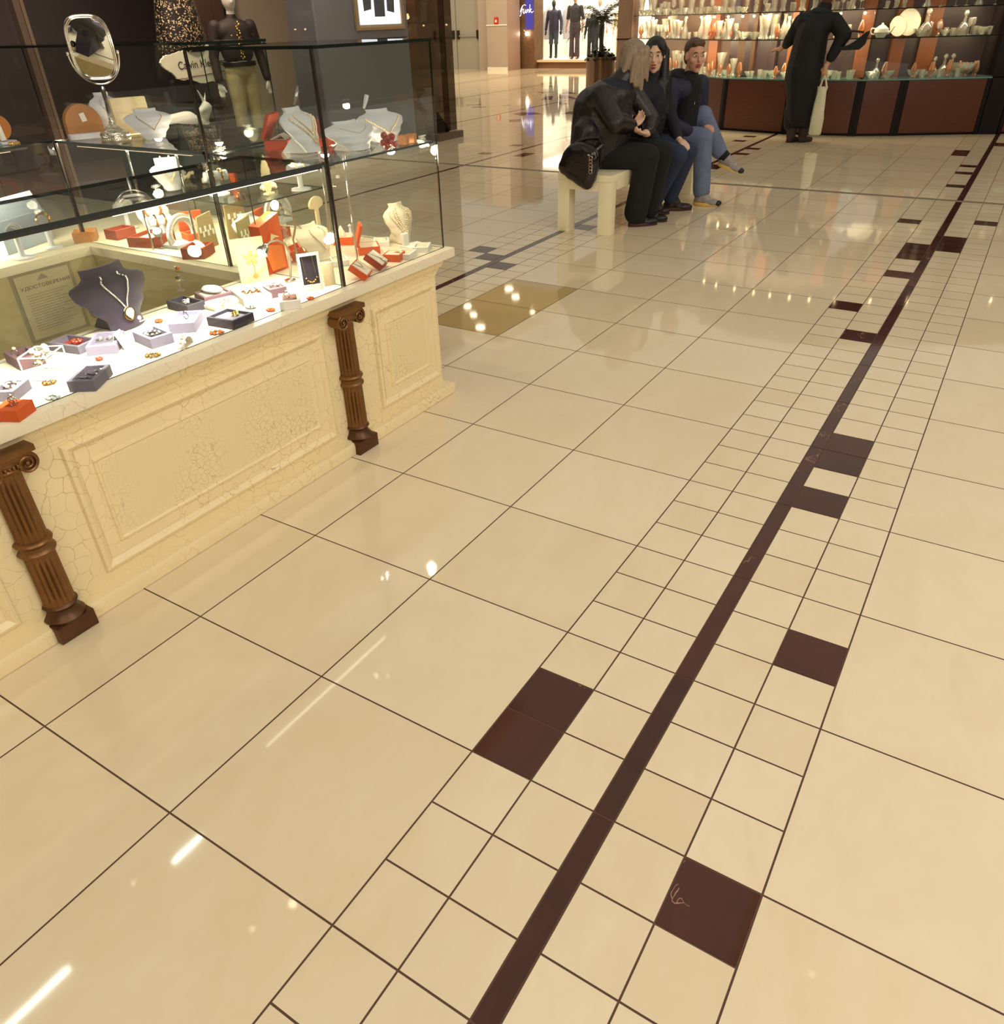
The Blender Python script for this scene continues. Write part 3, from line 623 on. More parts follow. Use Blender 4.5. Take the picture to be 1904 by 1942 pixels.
# lying white horned animal figure
cw = thing('animal_figure', (-7.05, 4.93, .50), 'white horned animal figure lying behind the glass below the torn sign', 'figure')
WPL = mat('white_plaster', 'efe8da', .5, 0, .03)
prt = [('c', (0, -.42, .12), (0, .10, .14), .10, .12), ('c', (0, .10, .14), (0, .30, .10), .10, .08), ('c', (.0, .26, .12), (.02, .36, .25), .07, .06), ('c', (.02, .36, .27), (.05, .26, .24), .058, .035), ('c', (0, .36, .33), (.01, .31, .42), .018, .010), ('c', (.01, .31, .42), (.0, .285, .47), .010, .003), ('c', (-.02, .39, .33), (-.03, .43, .41), .016, .004), ('e', (.02, .41, .27), (.02, .045, .02)), ('c', (.06, -.30, .06), (.10, .1, .05), .04, .03), ('c', (.06, .05, .06), (.12, .38, .03), .04, .03)]
blob('figure_body', prt, WPL, cw, voxel=.010, smooth=3)
blob('dark_shoulder', [('e', (.03, .42, .12), (.09, .10, .15)), ('c', (.05, .34, .10), (.12, .18, .05), .03, .02)], mat('black_plush', '161313', .8), cw, voxel=.01, smooth=2)
S('wall_plinth', MB().box((-7.05, 4.95, .31), (.5, 1.3, .38)), mat('shop_plinth_teal', '35474a', .3, 0, .2, 12))
area('shop_window_fill', (-6.85, 4.6, 3.1), (4.5, .25), 110, (1, .86, .68), (-7.9, 4.8, 1.0), 100)  # unseen fill added to brighten the window display
point('shop_fill', (-7.0, 7.0, 2.7), 240, (1, .86, .66), .05); point('shop_fill', (-7.1, 5.5, 2.9), 60, (1, .82, .60), .05)  # unseen point fills added for the beige wall and the mannequin
# ================================================================== FAR WALL
FB = mat('far_beige_wall', '9d9488', .6, 0, .05, 3); DB = mat('far_door_paint', '9f9a8e', .45, 0, .04, 3); PKS = mat('pillar_stone', 'a8998c', .4, 0, .06, 3); PKD = mat('pillar_stone_rose', '9a7c6a', .4, 0, .06, 3)
S('wall_back', MB().box((-17.6, 25.05, 2.2), (4.9, .2, 4.4)), FB)
def door(name, x0, x1, handle_side):
    d = MB().box(((x0 + x1) / 2, 24.91, 1.2), (x1 - x0 - .02, .08, 2.4)); o = tag(d.build(name, DB, smooth=False), kind='structure')
    MB().cyl((x0 + .12, 24.82, 1.0), (x1 - .12, 24.82, 1.0), .022, n=10).build('panic_bar', mat('brushed_steel', 'c9c2b2', .3, .8), o)
    for x in (x0 + .1, x1 - .1): MB().box((x, 24.83, 1.04), (.07, .09, .26), bev=.015).build('bar_end', mat('black_metal'), o)
door('door_1', -18.30, -17.30, 1); door('door_2', -17.29, -16.28, 0)
S('trim_3', MB().box((-16.22, 24.92, 1.25), (.09, .10, 2.5)).box((-17.28, 24.93, 2.45), (2.2, .09, .09)), mat('door_frame_cream', 'd6c9a6', .5))
S('wall_niche', MB().box((-15.85, 24.75, 2.2), (.62, .4, 4.4)), PKS)
S('pillar', MB().box((-15.19, 24.6, 2.2), (.80, .80, 4.4)).add([(-14.789, 24.2, 0), (-14.789, 25.0, 0), (-14.789, 25.0, 4.4), (-14.789, 24.2, 4.4)], [(0, 1, 2, 3)], 1).box((-15.2, 24.19, 1.30), (.80, .03, .035), 2).box((-15.2, 24.19, .05), (.80, .03, .10), 2), [PKS, PKD, mat('pale_trim', 'e4dccb', .4)])
fa = thing('fire_alarm', (-15.2, 24.185, 1.42), 'small red fire alarm box on the pale stone pillar', 'alarm')
MB().box((0, 0, 0), (.15, .05, .19), bev=.01).build('case', mat('alarm_red', 'c0281e', .4), fa); MB().box((0, -.028, -.01), (.06, .008, .07)).build('glass_window', mat('alarm_white', 'f0e6dc', .4), fa)
# stone column with neon lettering
def brick():
    m = mat('rough_stone_bricks', '6b4d33', .6, 0, .5, 7, .5); return m
S('column', MB().box((-14.70, 25.6, 2.2), (.60, .6, 4.4)).box((-15.09, 25.55, 2.2), (.18, .5, 4.4), 1), [brick(), mat('black_joint')])
nsn = thing('neon_sign', (-14.68, 25.27, 1.62), 'white neon script glowing on the brown stone column', 'sign')
NEO = glow('neon_white', 'f2ecff', 2.6)
for nm_, st in (('neon_letter', [(-.24, .02), (-.20, .12), (-.15, .19), (-.08, .22), (-.02, .20)]), ('neon_letter', [(-.15, .19), (-.19, .05), (-.23, -.08), (-.27, -.10)]), ('neon_letter', [(-.20, .07), (-.10, .10)]), ('neon_letter', [(-.11, .09), (-.13, .01), (-.10, -.03), (-.05, .02), (-.03, .09), (-.04, .0), (.0, -.01), (.03, .09), (.02, .0), (.06, .09), (.09, .07), (.09, .0), (.12, .0)]), ('neon_letter', [(.14, .22), (.13, .10), (.12, .0), (.15, .08), (.20, .10), (.15, .05), (.20, -.01), (.27, .03)])):
    sm = [];
    for (a, b_), (c_, d_) in zip(st, st[1:]): sm += [V((a + (c_ - a) * q / 3, -.012, b_ + (d_ - b_) * q / 3)) for q in range(3)]
    MB().tube(sm + [V((st[-1][0], -.012, st[-1][1]))], .008, 6).build(nm_, NEO, nsn)
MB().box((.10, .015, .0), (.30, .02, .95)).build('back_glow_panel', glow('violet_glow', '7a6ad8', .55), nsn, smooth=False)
wl = thing('wall_lamp', (-14.66, 25.24, 1.02), 'bright star shaped wall lamp on the brown stone column', 'lamp')
MB().ell((0, 0, 0), .055).build('bulb', glow('white_hot', 'ffeccc', 40), wl)
b = MB()
for k in range(8): b.cyl((.05 * math.cos(k * PI / 4), 0, .05 * math.sin(k * PI / 4)), (.16 * math.cos(k * PI / 4), -.02, .16 * math.sin(k * PI / 4)), .010, .003, 6)
b.build('lamp_rays', CHR, wl)
# lit clothes shop window
WWL = mat('white_shop_wall', 'fff6e6', .7, 0, .02); 
S('wall_shop_back', MB().box((-11.9, 29.2, 2), (7.6, .1, 4.4)), WWL); S('wall_shop_left', MB().box((-15.35, 27.5, 2), (.1, 3.4, 4.4)), WWL); S('wall_shop_right', MB().box((-8.6, 27.5, 2), (.1, 3.4, 4.4)), WWL)
S('floor_shop', MB().box((-11.9, 27.5, .10), (6.8, 3.4, .20)), WWL); S('ceiling_shop', MB().box((-11.9, 27.5, 3.3), (7, 3.6, .1)), WWL)
S('trim_4', MB().box((-12.6, 25.7, .21), (4.2, .5, .06)).box((-12.6, 25.75, .09), (4.1, .4, .18), 1), [mat('window_ledge', 'ddcaa8', .4), mat('ledge_brown', '80573c', .4, 0, .2, 5)])
S('window_3', MB().box((-11.6, 25.95, 1.8), (6.4, .012, 3.0)), glass('shop_glass'))
area('shop_window_light', (-12.5, 27.6, 3.2), (5, 2.5), 240, (1, .93, .80)); area('shop_window_light', (-12.5, 26.2, 3.2), (5, .5), 40, (1, .93, .80))
DBR = mat('dark_brown_shirt', '2a2022', .7); NAV = mat('navy_jacket', '23233f', .6); LAV = mat('lavender_shirt', 'cfc4d8', .6); BLK = mat('black_cloth', '121114', .8); CRM = mat('cream_cloth', 'f3e4b8', .6); TEAL = mat('slate_trousers', '3a4656', .6)
SK = mat('mannequin_tan', 'c99f80', .5)
mannequin('mannequin', -14.75, 27.3, .22, 'mannequin in navy jacket and black tights beside the neon column', -PI / 2 + .1, .75, NAV, TEAL, BSK, legs='shorts', head=True)
mannequin('mannequin', -13.75, 27.0, .22, 'mannequin in dark brown short sleeved shirt and brown trousers', -PI / 2, .95, DBR, mat('brown_trousers', '4a3638', .7), SK, sleeves=1.15, sc_=1.08)
mannequin('mannequin', -13.25, 27.9, .22, 'mannequin in lavender shirt behind the dark brown one', -PI / 2 + .2, .95, LAV, BLK, SK)
mannequin('mannequin', -13.05, 26.9, .22, 'shorter mannequin all in black beside the potted palm', -PI / 2, .60, BLK, BLK, BSK, sc_=.82, head=False)
mannequin('mannequin', -12.1, 27.2, .22, 'mannequin in cream dress with a dark belt behind the potted palm', -PI / 2 - .2, .45, CRM, CRM, WSK, sc_=.95, head=False)
for xx, lb in ((-15.08, 'white coat hanging at the outer side of the navy mannequin'), (-14.32, 'white coat hanging between the navy and the brown mannequin')):
    ct = thing('hanging_coat', (xx, 27.55, 0), lb, 'coat')
    MB().loft([[(-.16 * a, -.05, z), (.16 * a, -.05, z), (.16 * a, .05, z), (-.16 * a, .05, z)] for z, a in ((.78, 1.1), (1.2, 1.), (1.6, 1.05), (1.72, .5), (1.76, .2))]).build('coat_body', mat('white_coat_cloth', 'e9e6ee', .7), ct)
    for s_ in (-1, 1): MB().tube([(.13 * s_, 0, 1.66), (.21 * s_, 0, 1.3), (.20 * s_, 0, .95)], [.06, .055, .05], 10).build('sleeve', mat('white_coat_cloth'), ct)
    MB().cyl((0, 0, 1.74), (0, 0, 3.2), .008, n=6).build('hanger_rod', CHR, ct)
# ================================================================== POTTED PALM
pt = thing('potted_palm', (-8.24, 17.70, 0), 'potted palm in a brushed steel cylinder planter', 'plant')
pm = MB(); pm.lathe([(.33, 0), (.345, .01), (.345, .02), (.335, .03), (.335, .64), (.345, .65), (.345, .68), (.315, .68), (.315, .60)], 40)
pm.build('planter', mat('steel_reflection_streaks', '8a6c56', .2, .9, .7, 1.6, stretch=(9, 9, .15)), pt)  # vertical reflection streaks put into the steel colour
MB().lathe([(.313, .56), (.313, .66), (.0, .67)], 32).build('soil', mat('soil', '1d1712', .9), pt)
LF = mat('palm_leaf', '2b3420', .5, 0, .3, 12); IV = mat('ivy_leaf', '1d2618', .55, 0, .3, 20)
tr = MB(); pts = [(.03 * math.sin(k * .8), .02 * math.cos(k), .6 + .095 * k) for k in range(9)]; tr.tube(pts, [.045 - .001 * k + .006 * (k % 2) for k in range(9)], 12); tr.build('trunk', mat('palm_trunk', '2a201a', .8, 0, .3, 30, .5), pt)
rnd = random.Random(3)
fr = MB()
for f_ in range(40):
    az = rnd.uniform(0, 2 * PI); el = rnd.uniform(.0, 1.35); Ln = rnd.uniform(.5, .85); b0 = V((0, 0, 1.36)); pts = []
    for k in range(9):
        t = k / 8; r_ = Ln * t * math.cos(el * (1 - .25 * t)); z = Ln * t * math.sin(el) - .42 * t * t * Ln
        pts.append(b0 + V((math.cos(az) * r_, math.sin(az) * r_, z)))
    fr.tube(pts, [.006 - .0006 * k for k in range(9)], 5)
    sd_ = V((-math.sin(az), math.cos(az), 0))
    for k in range(1, 9):
        for s_ in (-1, 1):
            p0 = pts[k]; ln = .15 * (1 - .45 * k / 8); d = (pts[k] - pts[k - 1]).normalized(); tip = p0 + sd_ * s_ * ln * .75 + d * ln * .75 - V((0, 0, .05 + .03 * rnd.random()))
            q = d * .009; fr.add([p0 - q, p0 + q, (p0 + tip) / 2 + q * .9 + V((0, 0, .01)), tip, (p0 + tip) / 2 - q * .9 + V((0, 0, .01))], [(0, 1, 2, 3, 4)])
fr.build('fronds', LF, pt, fix=False)
iv = MB()
for k in range(150):
    a = rnd.uniform(0, 2 * PI); r_ = .34 * math.sqrt(rnd.random()) + .03; z = .68 + .26 * (1 - r_ / .37) * rnd.random() + (-.06 if r_ > .3 else 0); c = V((r_ * math.cos(a), r_ * math.sin(a), z)); e = Euler((rnd.uniform(-.9, .9), rnd.uniform(-.9, .9), a)).to_matrix(); s_ = rnd.uniform(.04, .07)
    iv.add([c + e @ V(p) * s_ for p in ((0, -.7, 0), (.7, -.4, .1), (.45, .3, .05), (0, 1.1, -.1), (-.45, .3, .05), (-.7, -.4, .1))], [(0, 1, 2, 3, 4, 5)])
iv.build('ivy', IV, pt, fix=False)
# ================================================================== CRYSTAL SHOP PAVILION
def wood(name, c1, c2, sc=(1, 1, 9)):
    m = mat(name, c1, .42, 0, .3, 5, stretch=sc); return m
WD = wood('mahogany_veneer', '5a2e1a', ''); WDD = mat('dark_wood_post', '150b0d', .5, 0, .2, 4, spec=.25); WDB = wood('shop_brown_wood', '7a4526', '', (9, 9, 1)); BKP = mat('aubergine_back_panel', '3a2c30', .4, 0, .2, 3)
GGL = mat('green_glass_shelf', '5f8f88', .08, 0, .1, 4, coat=.6); SHG = glass('shelf_glass', (.86, .95, .92), 1.2); WARMP = mat('warm_back_panel', '4a2e1e', .5, 0, .3, 4)
CRY = None
def crystal(name, tint, white, refl):
    m = bpy.data.materials.new(name); m.use_nodes = True; nt = m.node_tree; nt.nodes.clear()
    t = nd(nt, 'ShaderNodeBsdfTransparent'); g = nd(nt, 'ShaderNodeBsdfGlossy'); d = nd(nt, 'ShaderNodeBsdfTranslucent'); df = nd(nt, 'ShaderNodeBsdfDiffuse'); ad = nd(nt, 'ShaderNodeMixShader'); mx = nd(nt, 'ShaderNodeMixShader'); m2 = nd(nt, 'ShaderNodeMixShader'); o = nd(nt, 'ShaderNodeOutputMaterial')
    t.inputs[0].default_value = (*tint, 1); g.inputs['Roughness'].default_value = .06; d.inputs[0].default_value = (*tint, 1); df.inputs[0].default_value = (*tint, 1); ad.inputs[0].default_value = .5
    lw = nd(nt, 'ShaderNodeLayerWeight', i_Blend=.5); p = nd(nt, 'ShaderNodeMath', operation='MULTIPLY_ADD'); p.inputs[1].default_value = refl; p.inputs[2].default_value = .10; p.use_clamp = True
    nt.links.new(lw.outputs['Facing'], p.inputs[0]); nt.links.new(d.outputs[0], ad.inputs[1]); nt.links.new(df.outputs[0], ad.inputs[2]); mx.inputs[0].default_value = white
    nt.links.new(t.outputs[0], mx.inputs[1]); nt.links.new(ad.outputs[0], mx.inputs[2]); nt.links.new(p.outputs[0], m2.inputs[0]); nt.links.new(mx.outputs[0], m2.inputs[1]); nt.links.new(g.outputs[0], m2.inputs[2]); nt.links.new(m2.outputs[0], o.inputs[0])
    MATS[name] = m; return m
CRY = crystal('cut_crystal', (.98, .95, .88), .32, .75); AMB = crystal('amber_glass', (.75, .32, .08), .45, .4); CHN = mat('white_china', 'f3eee0', .2, 0, .03); GOLDR = mat('gold_rim', 'c9a25a', .25, .9)
A = [(-5.6, 13.3), (-4.35, 12.30), (-3.25, 11.50), (-2.25, 11.29), (-1.36, 11.38), (-.86, 11.58), (.11, 12.08), (.34, 12.16), (1.6, 12.95)]
LABS = ['lit crystal cabinet behind the blonde woman', 'lit crystal cabinet behind the seated man', 'crystal cabinet with brown wood panel beside the standing customer', 'crystal cabinet behind the standing customer', 'narrow crystal cabinet with white teapot and plates', 'wide crystal cabinet with decanters beside the floor stripe', '', 'crystal cabinet at the end of the row past the dark pillar']
FACES = {}
for i in range(len(A) - 1):
    p, q = V((*A[i], 0)), V((*A[i + 1], 0)); Lx = (q - p).length
    M = frame_M(p, q - p, V((-(q - p).y, (q - p).x, 0)))
    if i == 6:                                                        # dark pillar between two cabinets
        t = thing('dark_post', p, 'broad dark wood post between the wide crystal cabinet and the last one', 'post', M=M)
        MB().box((Lx / 2, .12, .33), (Lx - .02, .22, .66)).build('lower_post', WDD, t, smooth=False); MB().box((Lx / 2, .22, 1.5), (Lx - .05, .2, 1.66)).build('upper_post', WDD, t, smooth=False); continue
    t = thing('crystal_cabinet', p, LABS[i], 'cabinet', M=M); FACES[i] = (t, M, Lx)
    a0, a1 = .055, Lx - .055
    MB().box((Lx / 2, .03, .345), (a1 - a0, .05, .63), bev=.004).build('wood_panel', WD, t)
    for xs_ in (.026, Lx - .026): MB().box((xs_, .05, .335), (.05, .09, .67)).build('dark_stile', WDD, t, smooth=False)
    MB().box((Lx / 2, .06, .015), (Lx - .01, .06, .03)).build('kick_strip', WDD, t, smooth=False)
    MB().box((Lx / 2, .23, .672), (Lx - .004, .46, .016)).build('glass_counter_floor', GGL, t, smooth=False)
    MB().box((Lx / 2, .02, .91), (Lx - .006, .006, .455)).build('lower_pane', GL, t, smooth=False)
    MB().box((Lx / 2, .22, 1.143), (Lx - .01, .42, .010)).build('crystal_shelf', [SHG], t, smooth=False); MB().box((Lx / 2, .008, 1.143), (Lx - .01, .004, .011)).build('shelf_edge', GE, t, smooth=False)
    MB().box((Lx / 2, .25, 1.463), (Lx - .01, .36, .010)).build('crystal_shelf', [SHG], t, smooth=False); MB().box((Lx / 2, .068, 1.463), (Lx - .01, .004, .011)).build('shelf_edge', GE, t, smooth=False)
    MB().box((Lx / 2, .06, 1.80), (Lx - .006, .006, 1.3)).build('upper_pane', GL, t, smooth=False)
    MB().box((Lx / 2, .47, 1.4), (Lx - .02, .03, 1.5)).build('back_panel', [WARMP if i <= 1 else BKP], t, smooth=False)
    tag(MB().box((Lx / 2, .60, 1.6), (Lx + .62, .04, 3.2)).build('wall_pavilion', BKP, None, smooth=False), kind='structure').matrix_world = M
    if i in (2, 3, 4): MB().box((Lx - .10 if i != 2 else Lx - .22, .40, 1.4), (.16, .10, 1.5)).build('wood_upright', WDB, t, smooth=False)
    if i in (1, 5): MB().box((Lx * .30, .43, 1.4), (.22, .06, 1.5)).build('wood_upright', WDB, t, smooth=False)
    MB().box((Lx / 2, .25, 2.44), (Lx, .5, .12)).build('roof_board', WDD, t, smooth=False)
S('column', MB().box((-5.72, 13.5, 1.7), (.26, .3, 3.4)).box((-5.72, 13.5, 1.13), (.27, .31, .02), 1), [PKD, mat('black_joint')])
# --- glassware kinds: made once, then copied onto the shelves
def kind(name, cat, parts):
    r = bpy.data.objects.new(name, None); r['category'] = cat
    for nm, mb, m in parts: mb.build(nm, m, r)
    return r
def L_(prof, n=18): return MB().lathe(prof, n)
KN = {
 'wine_glass': kind('wine_glass', 'glass', [('bowl', L_([(.004, .075), (.024, .09), (.033, .115), (.030, .16), (.028, .165)]), CRY), ('stem', L_([(.030, 0), (.028, .004), (.005, .012), (.004, .078)]), CRY)]),
 'tumbler': kind('tumbler', 'glass', [('cup', L_([(.026, 0), (.028, .01), (.034, .085), (.031, .085), (.025, .012)]), CRY)]),
 'vase': kind('crystal_vase', 'vase', [('vase_body', L_([(.045, 0), (.050, .01), (.030, .05), (.040, .12), (.055, .20), (.070, .26), (.064, .26), (.035, .12)]), CRY)]),
 'decanter': kind('decanter', 'decanter', [('flask', L_([(.055, 0), (.062, .02), (.062, .07), (.040, .11), (.018, .13), (.016, .17), (.024, .18)]), CRY), ('stopper', L_([(.012, .18), (.010, .19), (.026, .205), (.030, .225), (.018, .245), (.002, .25)]), CRY)]),
 'bowl': kind('crystal_bowl', 'bowl', [('bowl_body', L_([(.03, 0), (.032, .01), (.055, .03), (.085, .075), (.080, .075), (.05, .035)]), CRY)]),
 'carafe': kind('carafe', 'carafe', [('carafe_body', L_([(.05, 0), (.055, .02), (.045, .10), (.020, .17), (.016, .21), (.028, .25)]), CRY)]),
 'amber': kind('amber_vase', 'vase', [('vase_body', L_([(.020, 0), (.024, .01), (.014, .03), (.040, .08), (.030, .13), (.012, .17)]), AMB)]),
 'plate': kind('china_plate', 'plate', [('plate_disc', MB().lathe([(.002, .0), (.07, .002), (.115, .016), (.117, .018), (.07, .008), (.002, .006)], 30, M=Matrix.Translation((0, .03, .115)) @ Matrix.Rotation(PI / 2 - .2, 4, 'X')), CHN), ('plate_rim', MB().tube([(.117 * math.cos(a), .117 * math.sin(a), .018) for a in [2 * PI * i / 32 for i in range(32)]], .0028, 6, closed=True, M=Matrix.Translation((0, .03, .115)) @ Matrix.Rotation(PI / 2 - .2, 4, 'X')), GOLDR), ('plate_stand', MB().box((0, .03, .006), (.09, .06, .012)), WDB)]),
 'teapot': kind('teapot', 'teapot', [('pot', L_([(.045, 0), (.050, .008), (.078, .05), (.072, .085), (.045, .105), (.040, .11), (.012, .125), (.014, .135), (.001, .142)], 26), CHN), ('spout', MB().tube([(.065, 0, .04), (.10, 0, .06), (.115, 0, .095), (.13, 0, .105)], [.018, .014, .010, .008], 10), CHN), ('handle', MB().tube([(-.068, 0, .085), (-.105, 0, .09), (-.115, 0, .06), (-.10, 0, .035), (-.07, 0, .03)], .007, 8), CHN)]),
}
LBL = {'wine_glass': 'clear stemmed wine glass', 'tumbler': 'clear cut tumbler', 'vase': 'clear flared crystal vase', 'decanter': 'crystal decanter with stopper', 'bowl': 'clear cut crystal bowl', 'carafe': 'clear slender carafe', 'amber': 'small amber glass vase'}
WHERE = {0: 'cabinet behind the blonde woman', 1: 'lit cabinet behind the seated man', 2: 'cabinet beside the standing customer', 3: 'cabinet behind the standing customer', 4: 'cabinet with the white teapot', 5: 'wide cabinet beside the floor stripe', 7: 'last cabinet of the row'}
LVL = {0: ('bottom', .681), 1: ('middle', 1.149), 2: ('top', 1.469)}
def put(kd, face, x, y, lvl, s=1., a=0., label=None, group=None):
    t, M, Lx = FACES[face]; z = LVL[lvl][1]
    lb = label or '%s on the %s shelf of the %s' % (LBL[kd], LVL[lvl][0], WHERE[face])
    MM = M @ Matrix.Translation((x, y, z)) @ rotz(a) @ Matrix.Scale(s, 4)
    o = copy_tree(KN[kd], None, MM, lb)
    if group or not label: o['group'] = group or '%ss on the %s shelf of the %s' % (KN[kd].name, LVL[lvl][0], WHERE[face])
    return o
rg = random.Random(11)
def fill(face, lvl, kinds, step, y0=.12, y1=.34, s=(.85, 1.2), x0=.12, rows=2):
    Lx = FACES[face][2]
    for r_ in range(rows):
        x = x0 + step * .5 * r_ + rg.uniform(0, .02)
        while x < Lx - .10:
            put(rg.choice(kinds), face, x, y0 + (y1 - y0) * (r_ + .3 * rg.random()) / max(1, rows - .5), lvl, rg.uniform(*s), rg.uniform(0, 6)); x += step * rg.uniform(.9, 1.25)
for fc_ in (0, 1): fill(fc_, 1, ['vase', 'wine_glass', 'carafe', 'tumbler', 'amber'], .125); fill(fc_, 2, ['wine_glass', 'vase', 'tumbler', 'bowl'], .13); fill(fc_, 0, ['bowl', 'vase', 'tumbler', 'amber'], .17)
fill(2, 1, ['vase', 'vase', 'carafe', 'amber', 'bowl', 'tumbler'], .14); fill(2, 2, ['wine_glass', 'vase', 'tumbler'], .13); fill(2, 0, ['bowl', 'tumbler', 'amber'], .17)
fill(3, 2, ['wine_glass', 'tumbler', 'vase'], .13); fill(3, 1, ['wine_glass', 'amber', 'tumbler'], .13); fill(3, 0, ['bowl', 'tumbler', 'amber'], .16)
fill(4, 2, ['wine_glass', 'tumbler'], .10); fill(4, 0, ['bowl', 'amber', 'decanter'], .15)
put('teapot', 4, .15, .16, 1, 1.15, -.2, 'white china teapot on the shelf of the narrow crystal cabinet'); put('plate', 4, .36, .20, 1, 1.0, .3, 'smaller white gold rimmed plate standing beside the teapot'); put('plate', 4, .50, .27, 1, 1.35, .3, 'larger white gold rimmed plate standing at the cabinet corner')
fill(5, 1, ['wine_glass', 'tumbler', 'wine_glass', 'bowl', 'amber'], .09, y0=.17); put('decanter', 5, .16, .14, 1, 1.25, 0, 'tall crystal decanter with round stopper nearest the dark seam of the wide cabinet'); put('decanter', 5, .62, .14, 1, 1.1, 0, 'squat crystal decanter with tall stopper in the middle of the wide cabinet'); fill(5, 2, ['wine_glass', 'tumbler', 'vase'], .16, rows=1)
fill(5, 0, ['bowl', 'amber', 'tumbler', 'amber', 'tumbler', 'decanter'], .105); put('bowl', 5, .80, .25, 0, 2.0, 0, 'large fan cut crystal bowl on the lower shelf of the wide cabinet')
fill(7, 1, ['wine_glass', 'vase'], .2, rows=1); fill(7, 0, ['bowl', 'tumbler'], .22, rows=1)
for k_ in KN.values():
    for ch in list(k_.children): bpy.data.objects.remove(ch)
    bpy.data.objects.remove(k_)
# --- cabinet spot bulbs
bulbm = glow('cabinet_bulb', 'ffd49a', 22)
def cab_bulb(face, x, y, z, pw, lab):
    t, M, Lx = FACES[face]; P = M @ V((x, y, z)); r_ = thing('cabinet_spotlight', P, lab, 'light', 'bulbs in the ' + WHERE[face])
    MB().ell((0, 0, 0), .017, nu=10, nv=8).build('bulb', bulbm, r_); MB().cyl((0, 0, .012), (0, 0, .035), .016, .012, 10).build('socket', CHR, r_)
    if pw: point('cabinet_lamp', P - V((0, 0, .05)), pw, (1, .74, .42), .02)
for fc_, n, pw in ((0, 3, 24), (1, 4, 28), (2, 3, 24), (3, 3, 13), (4, 1, 3.5), (5, 2, 7), (7, 1, 4)):
    Lx = FACES[fc_][2]
    t, M, Lx = FACES[fc_]; R3 = M.to_3x3()
    for k in range(n):
        x = Lx * (k + .5) / n
        cab_bulb(fc_, x, .16, 2.33, 0, 'small warm spot bulb under the roof of the ' + WHERE[fc_])
        if fc_ < 4: cab_bulb(fc_, x, .30, 1.425, 0, 'small warm spot bulb under the upper shelf of the ' + WHERE[fc_])
    # unseen fill lights added behind the glass, throwing light back over the shelves
    for z, e in ((2.34, 1.), (1.44, .45), (1.12, .3)):
        P = M @ V((Lx / 2, .075, z)); area('cabinet_fill_light', P, (Lx * .9, .03), pw * e * Lx, (1, .76, .46), P + R3 @ V((0, .30, -.42)), 150)
# ================================================================== PEOPLE
SKN = mat('skin', 'd9a585', .5, 0, .05, 30); SKN2 = mat('skin_pale', 'e6bd9f', .5, 0, .05, 30); SKN3 = mat('skin_ruddy', 'd79f84', .5, 0, .07, 30); LIP = mat('lips', '9a3f3c', .45, 0, .05); EYEW = mat('eye_white', 'e8e0d8', .3, 0, .02); IRIS = mat('iris', '2a1c14', .2)
def axes(f, up=V((0, 0, 1))):
    f = V(f).normalized(); r = f.cross(up).normalized(); u = r.cross(f).normalized()
    R = Matrix((f, r, u)).transposed(); return f, r, u, R
def head_parts(c, f, k=1., female=False):
    c = V(c); f, r, u, R = axes(f); j = .92 if female else 1.
    P = [('e', c + u * .025 * k - f * .012 * k, (.098 * k, .077 * k, .102 * k), R), ('e', c + f * .020 * k - u * .040 * k, (.074 * k, .062 * k * j, .082 * k), R), ('e', c + f * .062 * k - u * .096 * k, (.026 * k, .026 * k * j, .022 * k), R),
         ('c', c + f * .088 * k + u * .018 * k, c + f * .108 * k - u * .022 * k, .009 * k, .0135 * k), ('e', c + f * .078 * k + u * .038 * k, (.016 * k, .052 * k, .012 * k), R), ('e', c + f * .082 * k - u * .055 * k, (.018 * k, .028 * k, .018 * k), R)]
    for s in (-1, 1):
        P += [('e', c + f * .060 * k + r * s * .042 * k - u * .022 * k, (.028 * k, .024 * k, .026 * k), R), ('e', c + r * s * .078 * k - u * .004 * k, (.020 * k, .010 * k, .030 * k), R)]
    return P
def face_bits(root, base, c, f, k=1., mouth=.010):
    c = V(c) - V(base); f, r, u, R = axes(f); e = MB(); ir = MB(); br = MB()
    for s in (-1, 1):
        e.ell(c + f * .083 * k + r * s * .033 * k + u * .014 * k, (.011 * k, .015 * k, .0085 * k), R=R, nu=12, nv=8); ir.ell(c + f * .0925 * k + r * s * .032 * k + u * .014 * k, (.004 * k, .0065 * k, .0065 * k), R=R, nu=10, nv=6)
        br.tube([c + f * (.093 - .004 * abs(t)) * k + r * s * (.034 + .016 * t) * k + u * (.036 + .003 * (1 - t * t)) * k for t in (-1, -.3, .4, 1)], [.003 * k, .004 * k, .004 * k, .002 * k], 6)
    e.build('eyes', EYEW, root); ir.build('irises', IRIS, root); br.build('eyebrows', mat('brow_hair', '3a281c', .8), root)
    m = MB(); m.ell(c + f * .096 * k - u * .052 * k, (.010 * k, .024 * k, .006 * k), R=R, nu=14, nv=8); m.ell(c + f * .094 * k - u * (.058 + mouth) * k, (.011 * k, .020 * k, .007 * k), R=R, nu=14, nv=8); m.build('lips', LIP, root)
